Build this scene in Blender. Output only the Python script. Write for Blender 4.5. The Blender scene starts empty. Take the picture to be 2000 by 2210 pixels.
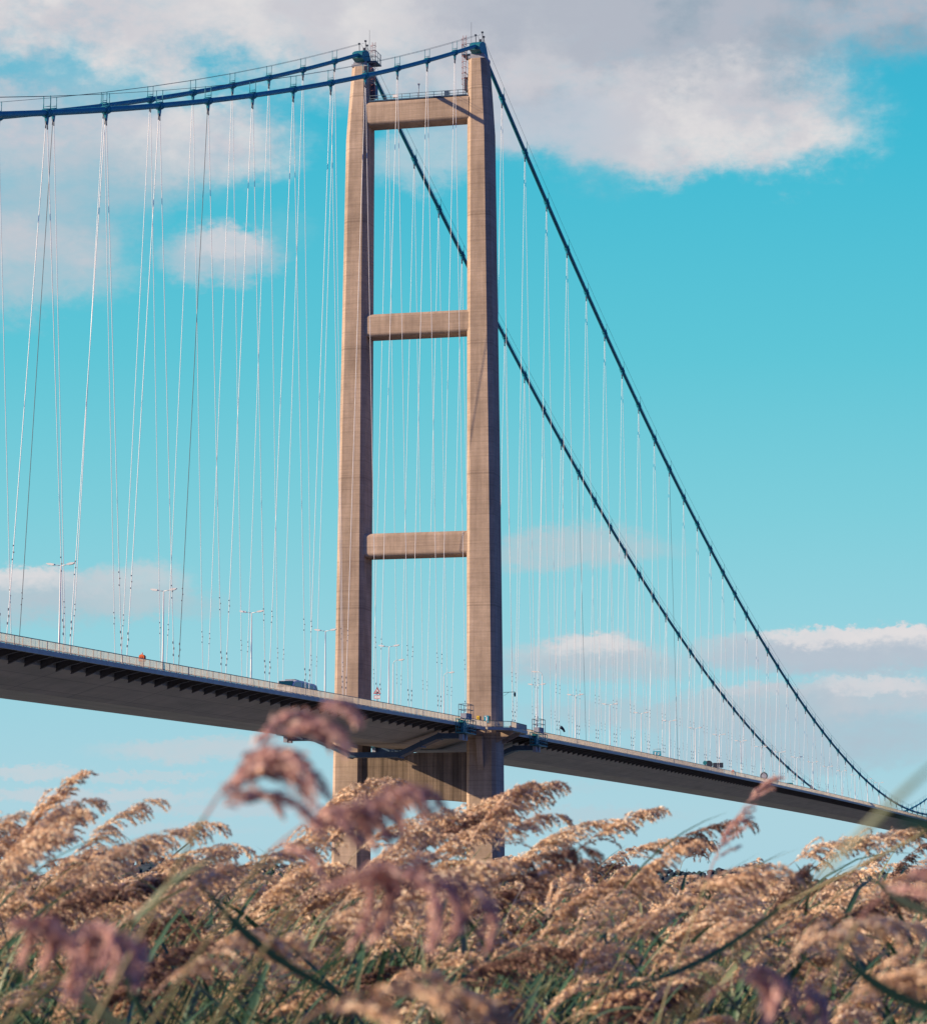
import bpy, math, random
import numpy as np
from mathutils import Vector, Matrix
R = math.radians
S = bpy.context.scene
COL = S.collection

# ------------------------------------------------------------------ camera
CAMP = Vector((-509.07, -142.35, 3.0))
YAW, PITCH, ROLL, FPX = 0.2577585, 0.1310894, 0.0016364, 6459.35
F = Vector((math.cos(YAW)*math.cos(PITCH), math.sin(YAW)*math.cos(PITCH), math.sin(PITCH)))
Rt = Vector((math.sin(YAW), -math.cos(YAW), 0)); Up = Rt.cross(F)
R2 = Rt*math.cos(ROLL) + Up*math.sin(ROLL); U2 = -Rt*math.sin(ROLL) + Up*math.cos(ROLL)
cd = bpy.data.cameras.new('camera'); cam = bpy.data.objects.new('camera', cd); COL.objects.link(cam)
m = Matrix(((R2.x, U2.x, -F.x, CAMP.x), (R2.y, U2.y, -F.y, CAMP.y), (R2.z, U2.z, -F.z, CAMP.z), (0, 0, 0, 1)))
cam.matrix_world = m
cd.sensor_fit = 'HORIZONTAL'; cd.sensor_width = 36.0
cd.lens = FPX/2000*36
cd.clip_start = 0.3; cd.clip_end = 30000
cd.dof.use_dof = True; cd.dof.focus_distance = 420; cd.dof.aperture_fstop = 10.5
S.camera = cam

# ------------------------------------------------------------------ sun and sky
SUN = Vector((-1.0, 2.1, 0.90)).normalized()
el = math.asin(SUN.z); az = math.atan2(SUN.x, SUN.y)      # rotation measured from +Y
ld = bpy.data.lights.new('sun', 'SUN'); sun = bpy.data.objects.new('sun', ld); COL.objects.link(sun)
ld.energy = 5.0; ld.angle = R(0.5); ld.color = (1.0, 0.77, 0.52)
sun.rotation_euler = (-SUN).to_track_quat('-Z', 'Y').to_euler(); sun.location = (-600, 0, 300)

W = bpy.data.worlds.new('World'); S.world = W; W.use_nodes = True
nt = W.node_tree; N = nt.nodes; LK = nt.links; N.clear()
def nd(t, **kw):
    n = N.new(t)
    for k, v in kw.items(): setattr(n, k, v)
    return n
def setin(n, i, v):
    if isinstance(v, bpy.types.NodeSocket): LK.new(v, n.inputs[i])
    else: n.inputs[i].default_value = v
def mth(op, a, b=None, c=None, clamp=False):
    n = nd('ShaderNodeMath', operation=op, use_clamp=clamp)
    for i, v in enumerate((a, b, c)):
        if v is not None: setin(n, i, v)
    return n.outputs[0]
def vmth(op, a, b=None, out=0):
    n = nd('ShaderNodeVectorMath', operation=op)
    setin(n, 0, a)
    if b is not None: setin(n, 1, b)
    return n.outputs[out]
def mixc(f, a, b):
    n = nd('ShaderNodeMix', data_type='RGBA'); setin(n, 0, f); setin(n, 6, a); setin(n, 7, b); return n.outputs[2]
def lin(r, g, b, k=1.0):
    f = lambda c: ((c/255+.055)/1.055)**2.4 if c > 10 else c/255/12.92
    return (f(r)*k, f(g)*k, f(b)*k, 1)
SKYK = 0.10; EXPO = 0.5; EK = 2**EXPO
sky = nd('ShaderNodeTexSky', sky_type='NISHITA', sun_disc=False, sun_elevation=el, sun_rotation=az, altitude=0, air_density=1.0, dust_density=0.6, ozone_density=1.5)
tc = nd('ShaderNodeTexCoord')
sep = nd('ShaderNodeSeparateXYZ'); LK.new(tc.outputs['Generated'], sep.inputs[0])
dx, dy, dz = sep.outputs
azn = mth('MULTIPLY', mth('ARCTAN2', dy, dx), 57.29578)            # degrees of azimuth from the bridge's axis
eln = mth('MULTIPLY', mth('ARCSINE', dz), 57.29578)                # degrees of elevation
# graded clear-sky colour by elevation, blended over the Nishita sky
mr = nd('ShaderNodeMapRange'); setin(mr, 0, eln); setin(mr, 1, -1.0); setin(mr, 2, 90.0)
ramp = nd('ShaderNodeValToRGB'); LK.new(mr.outputs[0], ramp.inputs[0])
def deg(e): return (e+1)/91
els = ramp.color_ramp.elements
els[0].position = deg(-1); els[0].color = lin(172, 211, 224)
els[1].position = deg(90); els[1].color = lin(14, 92, 150)
for e, c in ((1.8, (174, 213, 224)), (3.3, (163, 212, 224)), (5.0, (152, 212, 223)), (7.5, (127, 207, 219)), (10.5, (96, 199, 215)), (14.5, (66, 188, 212)), (17.5, (55, 175, 206)), (30, (36, 142, 188)), (55, (22, 108, 168))):
    x = els.new(deg(e)); x.color = lin(*c)
rampk = vmth('SCALE', ramp.outputs[0]); rampk.node.inputs[3].default_value = 1/SKYK/EK
skyt = vmth('MULTIPLY', sky.outputs[0], (0.18, 0.36, 0.95))
CAZ = math.degrees(YAW); CEL = math.degrees(PITCH)
# bright teal around the view; unseen sky beyond is darkened to indigo, cutting fill
off = nd('ShaderNodeCombineXYZ'); setin(off, 0, mth('SUBTRACT', azn, CAZ)); setin(off, 1, mth('MULTIPLY', mth('SUBTRACT', eln, 5.0), 1.25))
win = nd('ShaderNodeMapRange', interpolation_type='SMOOTHSTEP'); setin(win, 0, vmth('LENGTH', off.outputs[0], out=1)); setin(win, 1, 46.0); setin(win, 2, 20.0); setin(win, 3, 0.0); setin(win, 4, 0.97)
col = mixc(win.outputs[0], skyt, rampk)
# clouds: soft banks placed by azimuth and elevation, ragged by noise
P0 = nd('ShaderNodeCombineXYZ'); setin(P0, 0, azn); setin(P0, 1, eln)
def noise(scale, detail, rough, stretch=(1, 1, 1), dim='3D'):
    v = vmth('MULTIPLY', P0.outputs[0], stretch)
    n = nd('ShaderNodeTexNoise', noise_dimensions=dim); LK.new(v, n.inputs['Vector'])
    n.inputs['Scale'].default_value = scale; n.inputs['Detail'].default_value = detail; n.inputs['Roughness'].default_value = rough
    return n
nz = noise(0.55, 6, 0.55, (1, 1.35, 1)); nz2 = noise(1.9, 5, 0.6, (1, 1.8, 1)); nz3 = noise(0.35, 3, 0.5, (1, 2.2, 1))
wv = vmth('SCALE', vmth('SUBTRACT', nz.outputs['Color'], (.5, .5, .5))); wv.node.inputs[3].default_value = 2.6
wv2 = vmth('SCALE', vmth('SUBTRACT', nz2.outputs['Color'], (.5, .5, .5))); wv2.node.inputs[3].default_value = 0.36
nz4 = noise(5.5, 4, .6, (1, 1.5, 1)); wv4 = vmth('SCALE', vmth('SUBTRACT', nz4.outputs['Color'], (.5, .5, .5))); wv4.node.inputs[3].default_value = 0.42
WV = vmth('ADD', wv, wv2)
def a_e(u, v):
    d = F + R2*((u-1000)/FPX) - U2*((v-1105)/FPX); d.normalize()
    return math.degrees(math.atan2(d.y, d.x)), math.degrees(math.asin(d.z))
tex = mth('SUBTRACT', nz2.outputs['Fac'], 0.5)
def bank(u, v, ru, rv, c, op=1.0, soft=0.5, warp=1.0, c2=None):
    global col
    A, E = a_e(u, v)
    wk = warp*min(1.0, max(.22, rv/130)); ws = vmth('SCALE', WV); ws.node.inputs[3].default_value = wk
    src = vmth('ADD', P0.outputs[0], vmth('ADD', ws, wv4))
    q = vmth('MULTIPLY', vmth('SUBTRACT', src, (A, E, 0)), (112.7/ru, 112.7/rv, 0))
    r = vmth('LENGTH', q, out=1)
    mk = nd('ShaderNodeMapRange', interpolation_type='SMOOTHERSTEP'); setin(mk, 0, r); setin(mk, 1, 1.0+soft); setin(mk, 2, 1.0-soft); setin(mk, 3, 0.0); setin(mk, 4, op)
    f = mth('MULTIPLY', mk.outputs[0], mth('MULTIPLY_ADD', tex, 0.85, 1.0), clamp=True)
    cc = lin(*c); kk = 1/SKYK/EK; cc = (cc[0]*kk, cc[1]*kk, cc[2]*kk, 1)
    if c2:
        d2 = lin(*c2); d2 = (d2[0]*kk, d2[1]*kk, d2[2]*kk, 1)
        g = nd('ShaderNodeMapRange', interpolation_type='SMOOTHSTEP'); setin(g, 0, nz.outputs['Fac']); setin(g, 1, .38); setin(g, 2, .62)
        cc = mixc(g.outputs[0], cc, d2)
    col = mixc(f, col, cc)
G1, G2, G3, BR = (202, 202, 209), (178, 184, 196), (150, 168, 184), (222, 220, 221)
bank(250, -60, 900, 190, G1, .95, .4, 1, BR)
bank(900, -20, 560, 200, BR, .95, .45, 1, G1)
bank(1300, 90, 430, 240, G1, .95, .45, 1, G2)
bank(1570, 250, 280, 135, G1, .95, .4, 1, BR)
bank(1700, -60, 600, 190, G3, .9, .5, 1, G2)
bank(1150, 270, 220, 70, (190, 200, 212), .75, .6)
bank(130, 270, 330, 90, (192, 198, 209), .85, .55, 1, G1)
bank(430, 295, 190, 85, (198, 200, 209), .85, .5, 1, BR)
bank(200, 370, 260, 70, (176, 195, 207), .65, .6)
bank(60, 470, 210, 80, (178, 194, 206), .7, .6)
bank(70, 560, 190, 90, (182, 198, 209), .75, .6, 1, G1)
bank(480, 540, 125, 58, (186, 199, 210), .8, .5)
bank(490, 520, 80, 32, (208, 210, 216), .75, .6)
bank(920, 340, 110, 55, (186, 204, 214), .7, .6)
bank(620, 490, 60, 40, (120, 195, 212), .4, .7)
bank(50, 1272, 175, 50, (190, 198, 207), .85, .5)
bank(45, 1248, 110, 28, (220, 219, 221), .9, .5)
bank(60, 1300, 210, 45, (172, 196, 207), .6, .6)
bank(285, 1272, 110, 45, (200, 206, 212), .75, .55)
bank(330, 1300, 150, 30, (172, 198, 208), .6, .6)
bank(1240, 1180, 190, 42, (180, 200, 209), .75, .5)
bank(1270, 1415, 160, 36, (196, 203, 210), .85, .45)
bank(1280, 1398, 90, 20, (218, 218, 220), .85, .5)
bank(1290, 1445, 190, 32, (178, 196, 207), .75, .6)
bank(1560, 1405, 70, 24, (190, 202, 211), .6, .6)
bank(1850, 1400, 240, 40, (196, 201, 210), .9, .4)
bank(1830, 1378, 190, 22, (221, 219, 221), .95, .35)
bank(1930, 1385, 110, 26, (224, 221, 222), .9, .4)
bank(1810, 1425, 280, 34, (180, 193, 206), .85, .5)
bank(1900, 1505, 180, 45, (190, 198, 208), .8, .45)
bank(1880, 1480, 120, 18, (214, 214, 218), .8, .5)
bank(1650, 1495, 110, 14, (210, 212, 217), .7, .5)
bank(1690, 1520, 190, 40, (190, 200, 209), .75, .5, 1, (178, 194, 206))
bank(1450, 1540, 300, 34, (176, 197, 208), .7, .6)
bank(1780, 1590, 330, 50, (174, 193, 206), .8, .6)
bank(1600, 1640, 400, 30, (170, 196, 209), .6, .6)
bank(430, 1618, 190, 24, (196, 207, 214), .75, .55)
bank(180, 1715, 260, 15, (198, 209, 216), .75, .5)
bank(480, 1745, 260, 14, (190, 207, 216), .65, .55)
bank(60, 1665, 110, 14, (202, 210, 216), .7, .5)
bank(310, 1673, 140, 10, (196, 208, 215), .6, .5)
bank(150, 1790, 330, 14, (188, 208, 217), .6, .6)
bank(1250, 1755, 200, 14, (182, 205, 215), .6, .6)
bank(1100, 1700, 200, 12, (180, 206, 217), .5, .6)
# loose clouds over the rest of the sky, beyond the photographed part
far = mth('GREATER_THAN', vmth('LENGTH', vmth('SUBTRACT', P0.outputs[0], (CAZ, CEL+2, 0)), out=1), 17.0)
gm = nd('ShaderNodeMapRange', interpolation_type='SMOOTHSTEP'); setin(gm, 0, nz3.outputs['Fac']); setin(gm, 1, .52); setin(gm, 2, .66); setin(gm, 4, .85)
col = mixc(mth('MULTIPLY', gm.outputs[0], far), col, tuple(c/SKYK*.22 for c in lin(150, 150, 190)[:3])+(1,))
bg = nd('ShaderNodeBackground'); LK.new(col, bg.inputs[0]); bg.inputs[1].default_value = SKYK
wo = nd('ShaderNodeOutputWorld'); LK.new(bg.outputs[0], wo.inputs[0])
W.cycles.sampling_method = 'MANUAL'; W.cycles.sample_map_resolution = 512
S.view_settings.view_transform = 'Standard'; S.view_settings.look = 'None'; S.view_settings.exposure = EXPO; S.view_settings.gamma = 1
S.cycles.use_denoising = True; S.cycles.max_bounces = 6; S.cycles.transparent_max_bounces = 8
S.cycles.use_adaptive_sampling = True; S.cycles.adaptive_threshold = 0.01

# ------------------------------------------------------------------ helpers
rnd = random.Random(7)
class MB:
    def __init__(s): s.v = []; s.f = []; s.m = []; s.sm = []
    def add(s, vs, fs, mi=0, smooth=False):
        o = len(s.v); s.v += [tuple(v) for v in vs]; s.f += [tuple(i+o for i in f) for f in fs]
        s.m += [mi]*len(fs); s.sm += [smooth]*len(fs)
    def box(s, c, d, mi=0, rot=None):
        hx, hy, hz = d[0]/2, d[1]/2, d[2]/2
        vs = [Vector((x, y, z)) for x in (-hx, hx) for y in (-hy, hy) for z in (-hz, hz)]
        if rot is not None: vs = [rot @ v for v in vs]
        c = Vector(c)
        s.add([v+c for v in vs], [(0, 1, 3, 2), (4, 6, 7, 5), (0, 4, 5, 1), (2, 3, 7, 6), (0, 2, 6, 4), (1, 5, 7, 3)], mi)
    def tube(s, pts, r, n=6, mi=0, cap=True, smooth=True):
        pts = [Vector(p) for p in pts]; k = len(pts); rs = r if hasattr(r, '__len__') else [r]*k
        vs = []; a0 = None
        for i, p in enumerate(pts):
            t = (pts[min(i+1, k-1)]-pts[max(i-1, 0)])
            t = t.normalized() if t.length > 1e-9 else Vector((0, 0, 1))
            if a0 is None:
                a0 = t.orthogonal().normalized()
            a = (a0 - t*a0.dot(t))
            a = a.normalized() if a.length > 1e-6 else t.orthogonal().normalized()
            a0 = a; b = t.cross(a)
            for j in range(n):
                an = 2*math.pi*j/n
                vs.append(p + (a*math.cos(an)+b*math.sin(an))*rs[i])
        fs = [(i*n+j, i*n+(j+1) % n, (i+1)*n+(j+1) % n, (i+1)*n+j) for i in range(k-1) for j in range(n)]
        s.add(vs, fs, mi, smooth)
        if cap:
            o = len(s.v)-len(vs)
            s.f += [tuple(o+j for j in range(n-1, -1, -1)), tuple(o+(k-1)*n+j for j in range(n))]; s.m += [mi]*2; s.sm += [False]*2
    def prism(s, poly, axis, a, b, mi=0):
        """extrude a 2D polygon along an axis from a to b; the poly gives the two other coordinates in order"""
        n = len(poly)
        def mk(t, p): return {'x': (t, p[0], p[1]), 'y': (p[0], t, p[1]), 'z': (p[0], p[1], t)}[axis]
        vs = [mk(a, p) for p in poly]+[mk(b, p) for p in poly]
        fs = [(i, (i+1) % n, n+(i+1) % n, n+i) for i in range(n)] + [tuple(range(n-1, -1, -1)), tuple(range(n, 2*n))]
        s.add(vs, fs, mi)
    def build(s, name, mats, parent=None, loc=(0, 0, 0)):
        me = bpy.data.meshes.new(name); me.from_pydata(s.v, [], s.f)
        if not isinstance(mats, (list, tuple)): mats = [mats]
        for mm in mats: me.materials.append(mm)
        if len(mats) > 1: me.polygons.foreach_set('material_index', s.m)
        me.polygons.foreach_set('use_smooth', s.sm)
        me.update()
        return link(name, me, parent, loc)
def link(name, data, parent=None, loc=(0, 0, 0)):
    o = bpy.data.objects.new(name, data); COL.objects.link(o); o.location = loc
    if parent: o.parent = parent
    return o
def fixn(o):
    import bmesh
    b = bmesh.new(); b.from_mesh(o.data); bmesh.ops.recalc_face_normals(b, faces=b.faces); b.to_mesh(o.data); b.free(); return o
def tag(o, label=None, cat=None, group=None, kind=None):
    if label: o['label'] = label
    if cat: o['category'] = cat
    if group: o['group'] = group
    if kind: o['kind'] = kind
    return o
def thing(name, label, cat, loc=(0, 0, 0), rz=0, group=None):
    o = link(name, None, None, loc); o.rotation_euler = (0, 0, rz); o.empty_display_size = .2
    return tag(o, label, cat, group)
def dup(root, loc, rz=None, label=None, name=None, rot=None):
    r = root.copy(); COL.objects.link(r); r.location = loc
    if rz is not None: r.rotation_euler = (0, 0, rz)
    if rot is not None: r.rotation_euler = rot
    if label: r['label'] = label
    for ch in list(root.children):
        c = ch.copy(); COL.objects.link(c); c.parent = r
        for g in list(ch.children):
            d = g.copy(); COL.objects.link(d); d.parent = c
    return r
def pix(u, v, D):
    """a point D metres along the line of sight through photograph pixel u, v"""
    d = F + R2*((u-1000)/FPX) - U2*((v-1105)/FPX)
    return CAMP + d*D

# ------------------------------------------------------------------ materials
def mat(name, base, rough=.6, metal=0., var=None, scale=3., bump=0., detail=5, spec=.5):
    M = bpy.data.materials.new(name); M.use_nodes = True; t = M.node_tree; b = t.nodes['Principled BSDF']
    b.inputs['Roughness'].default_value = rough; b.inputs['Metallic'].default_value = metal
    b.inputs['Specular IOR Level'].default_value = spec
    b.inputs['Base Color'].default_value = (*base, 1)
    if var or bump:
        c = t.nodes.new('ShaderNodeTexCoord'); n = t.nodes.new('ShaderNodeTexNoise'); n.inputs['Scale'].default_value = scale; n.inputs['Detail'].default_value = detail
        t.links.new(c.outputs['Object'], n.inputs['Vector'])
        if var:
            r = t.nodes.new('ShaderNodeValToRGB'); r.color_ramp.elements[0].position = .35; r.color_ramp.elements[1].position = .65
            r.color_ramp.elements[0].color = (*var, 1); r.color_ramp.elements[1].color = (*base, 1)
            t.links.new(n.outputs['Fac'], r.inputs[0]); t.links.new(r.outputs[0], b.inputs['Base Color'])
        if bump:
            bp = t.nodes.new('ShaderNodeBump'); bp.inputs['Strength'].default_value = bump; bp.inputs['Distance'].default_value = .05
            t.links.new(n.outputs['Fac'], bp.inputs['Height']); t.links.new(bp.outputs[0], b.inputs['Normal'])
    return M
class NT:
    """tiny node helper for one material"""
    def __init__(s, M): s.t = M.node_tree; s.n = s.t.nodes; s.l = s.t.links
    def new(s, typ, **kw):
        n = s.n.new(typ)
        for k, v in kw.items(): setattr(n, k, v)
        return n
    def put(s, n, i, v):
        if isinstance(v, bpy.types.NodeSocket): s.l.new(v, n.inputs[i])
        else: n.inputs[i].default_value = v
    def m(s, op, a, b=None, c=None, clamp=False):
        n = s.new('ShaderNodeMath', operation=op, use_clamp=clamp)
        for i, v in enumerate((a, b, c)):
            if v is not None: s.put(n, i, v)
        return n.outputs[0]
    def noise(s, vec, scale, detail=4, rough=.55):
        n = s.new('ShaderNodeTexNoise'); s.put(n, 'Vector', vec); n.inputs['Scale'].default_value = scale; n.inputs['Detail'].default_value = detail; n.inputs['Roughness'].default_value = rough
        return n.outputs['Fac']
    def map(s, vec, sc):
        n = s.new('ShaderNodeVectorMath', operation='MULTIPLY'); s.put(n, 0, vec); n.inputs[1].default_value = sc; return n.outputs[0]
    def ramp(s, f, stops):
        r = s.new('ShaderNodeValToRGB'); s.l.new(f, r.inputs[0]); e = r.color_ramp.elements
        e[0].position, e[0].color = stops[0][0], (*stops[0][1], 1); e[1].position, e[1].color = stops[-1][0], (*stops[-1][1], 1)
        for p, c in stops[1:-1]:
            x = e.new(p); x.color = (*c, 1)
        return r.outputs[0]
    def mul(s, c, f):
        n = s.new('ShaderNodeVectorMath', operation='SCALE'); s.put(n, 0, c); s.put(n, 3, f); return n.outputs[0]
    def mix(s, f, a, b):
        n = s.new('ShaderNodeMix', data_type='RGBA'); s.put(n, 0, f); s.put(n, 6, a); s.put(n, 7, b); return n.outputs[2]

def concrete_mat(name='board_marked_concrete', dirt=0.):
    M = mat(name, (.42, .33, .28), .9, spec=.2); h = NT(M); b = h.n['Principled BSDF']
    g = h.new('ShaderNodeNewGeometry').outputs['Position']
    sp = h.new('ShaderNodeSeparateXYZ'); h.l.new(g, sp.inputs[0]); z = sp.outputs[2]
    big = h.noise(h.map(g, (1, 1, .35)), .22, 5, .6)
    lines = h.noise(h.map(g, (.12, .12, 3.4)), 1.1, 4, .7)           # board marks: thin courses
    streak = h.noise(h.map(g, (2.6, 2.6, .10)), .8, 4, .6)           # water runs
    fine = h.noise(g, 6.0, 4, .6)
    # construction joints: a lift line every 2.6 m, a heavier one now and then
    fr = h.m('ABSOLUTE', h.m('SUBTRACT', h.m('FRACT', h.m('DIVIDE', z, 2.6)), .5))
    jit = h.noise(h.map(g, (.5, .5, .02)), 1.2, 2)
    line = h.m('MULTIPLY', h.m('LESS_THAN', fr, .024), h.m('SMOOTH_MIN', jit, 1.0, .1))
    fb = h.m('ABSOLUTE', h.m('SUBTRACT', h.m('FRACT', h.m('DIVIDE', h.m('ADD', z, 3.1), 23.4)), .5))
    line2 = h.m('LESS_THAN', fb, .006)
    patch = h.noise(h.map(g, (.5, .5, .32)), .55, 5, .7); run = h.noise(h.map(g, (1.5, 1.5, .035)), .9, 5, .65)
    c = h.ramp(big, ((.28, (.32, .242, .185)), (.5, (.41, .312, .236)), (.72, (.49, .375, .29))))
    k = h.m('MULTIPLY_ADD', h.m('SUBTRACT', lines, .5), .62, 1.0)
    k = h.m('MULTIPLY', k, h.m('MULTIPLY_ADD', h.m('SUBTRACT', streak, .5), .32, 1.0))
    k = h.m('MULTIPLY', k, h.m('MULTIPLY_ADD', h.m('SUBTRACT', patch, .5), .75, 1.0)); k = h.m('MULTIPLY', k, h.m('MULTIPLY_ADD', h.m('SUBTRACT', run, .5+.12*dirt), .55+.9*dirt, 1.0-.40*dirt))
    k = h.m('MULTIPLY', k, h.m('MULTIPLY_ADD', h.m('SUBTRACT', fine, .5), .25, 1.0))
    k = h.m('MULTIPLY', k, h.m('MULTIPLY_ADD', line, -.30, 1.0)); k = h.m('MULTIPLY', k, h.m('MULTIPLY_ADD', line2, -.22, 1.0))
    h.l.new(h.mul(c, k), b.inputs['Base Color'])
    bp = h.new('ShaderNodeBump'); bp.inputs['Strength'].default_value = .5; bp.inputs['Distance'].default_value = .06
    h.l.new(h.m('ADD', lines, h.m('MULTIPLY', fine, .4)), bp.inputs['Height']); h.l.new(bp.outputs[0], b.inputs['Normal'])
    return M
def girder_mat():
    M = mat('grey_girder_paint', (.17, .165, .155), .55, spec=.4); h = NT(M); b = h.n['Principled BSDF']
    g = h.new('ShaderNodeNewGeometry').outputs['Position']
    sp = h.new('ShaderNodeSeparateXYZ'); h.l.new(g, sp.inputs[0]); x, y = sp.outputs[0], sp.outputs[1]
    def seam(v, per, w): return h.m('LESS_THAN', h.m('ABSOLUTE', h.m('SUBTRACT', h.m('FRACT', h.m('DIVIDE', v, per)), .5)), w)
    s1 = seam(x, 18.1, .006); s2 = seam(x, 4.525, .007); s3 = seam(h.m('ABSOLUTE', y), 3.4, .016)
    n1 = h.noise(h.map(g, (.25, 1.2, 1.2)), .35, 5, .6); n2 = h.noise(h.map(g, (1.4, .2, .2)), .5, 4, .65)
    c = h.ramp(n1, ((.3, (.34, .32, .26)), (.55, (.43, .40, .335)), (.75, (.52, .47, .39))))
    k = h.m('MULTIPLY_ADD', h.m('SUBTRACT', n2, .5), .45, 1.0)
    for s_, w in ((s1, -.5), (s2, -.16), (s3, -.4)): k = h.m('MULTIPLY', k, h.m('MULTIPLY_ADD', s_, w, 1.0))
    h.l.new(h.mul(c, k), b.inputs['Base Color'])
    return M
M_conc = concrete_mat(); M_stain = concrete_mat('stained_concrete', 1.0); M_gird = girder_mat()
M_cable = mat('dark_teal_cable_paint', (.005, .27, .36), .55, var=(.004, .21, .29), scale=.8)
M_rope = mat('galvanised_rope', (.78, .78, .80), .35, spec=.6)
M_dark = mat('dark_fitting_paint', (.018, .028, .05), .5)
M_sock = mat('rope_socket_paint', (.13, .14, .17), .5)
M_sleeve = mat('dark_rope_sleeve', (.03, .045, .075), .5)
M_slate = mat('slate_edge_paint', (.40, .40, .38), .5, var=(.32, .32, .31), scale=.7)
M_rail = mat('beige_parapet_paint', (.66, .60, .48), .5, var=(.54, .49, .40), scale=.9)
M_toprail = mat('weathered_green_rail', (.10, .14, .14), .5)
M_brk = mat('dark_bracket_grey', (.085, .08, .085), .6, var=(.06, .058, .06), scale=.6)  # darker grey than the girder, shared by brackets and footway slabs
M_road = mat('asphalt', (.05, .05, .052), .9, var=(.035, .035, .037), scale=.6)
M_white = mat('white_paint', (.80, .80, .80), .4, var=(.7, .7, .7), scale=1.2)
M_gblue = mat('blue_gantry_paint', (.045, .095, .16), .45, var=(.035, .07, .12), scale=.6)
M_teal = mat('teal_saddle_paint', (.008, .20, .25), .5, var=(.007, .16, .20), scale=.7)
M_lead = mat('grey_saddle_flashing', (.33, .35, .42), .6, var=(.26, .28, .34), scale=1.5)
M_ladder = mat('faded_red_ladder', (.30, .12, .12), .6)
M_steel = mat('grey_steel', (.30, .31, .34), .5, var=(.22, .23, .26), scale=2)
M_orange = mat('orange_plastic', (.80, .16, .025), .45)
M_red = mat('red_sign_paint', (.55, .03, .035), .4)
M_sblue = mat('blue_sign_paint', (.02, .30, .42), .4)
M_black = mat('black_sign_paint', (.012, .014, .02), .5)
M_yellow = mat('yellow_paint', (.75, .50, .03), .5)
M_tyre = mat('tyre_rubber', (.015, .015, .016), .8)
M_cwin = mat('dark_teal_glass', (.005, .045, .07), .08, spec=.7)

# ------------------------------------------------------------------ setting
L = 1410.; ZT, SAG, S1, S2, ZD, CAMB, G1_ = 157.652, 117.011, .37191, .00023437, 34.861, 3.940, .014593
DM, DS, SP = 16.752, 17.307, 18.1
def zp(x): return ZD + (4*CAMB*(x/L)*(1-x/L) if x > 0 else G1_*x)      # top of the parapet
def zm(x): return ZT - 4*SAG*(x/L)*(1-x/L)
def zs(x): return ZT + S1*x + S2*x*x                                    # x negative
def zc(x): return zm(x) if x > 0 else zs(x)

def sheet(name, pts, z, m_):
    b = MB(); b.add([(x, y, z) for x, y in pts], [tuple(range(len(pts)))]); return tag(b.build(name, m_), kind='structure')
M_mud = mat('tidal_mud', (.085, .08, .07), .8, var=(.06, .055, .05), scale=.4, bump=.4)
M_wat = mat('estuary_water', (.10, .11, .125), .25, bump=.25, scale=.25)
def build_ground():
    b = MB(); xs = [-9000, -2500, -700, -470, -440, -400, -300]; zs_ = [2.0, 1.6, 1.0, 1.0, .6, -.2, -1.5]; ys = [-9000, -2000, -400, 0, 300, 2000, 9000]
    vs = [(x, y, z) for x, z in zip(xs, zs_) for y in ys]; n = len(ys)
    b.add(vs, [(i*n+j, (i+1)*n+j, (i+1)*n+j+1, i*n+j+1) for i in range(len(xs)-1) for j in range(n-1)])
    tag(b.build('ground', M_mud), kind='structure')
build_ground()
sheet('water', [(-420, -9000), (14000, -9000), (14000, 9000), (-420, 9000)], 0.0, M_wat)
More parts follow.
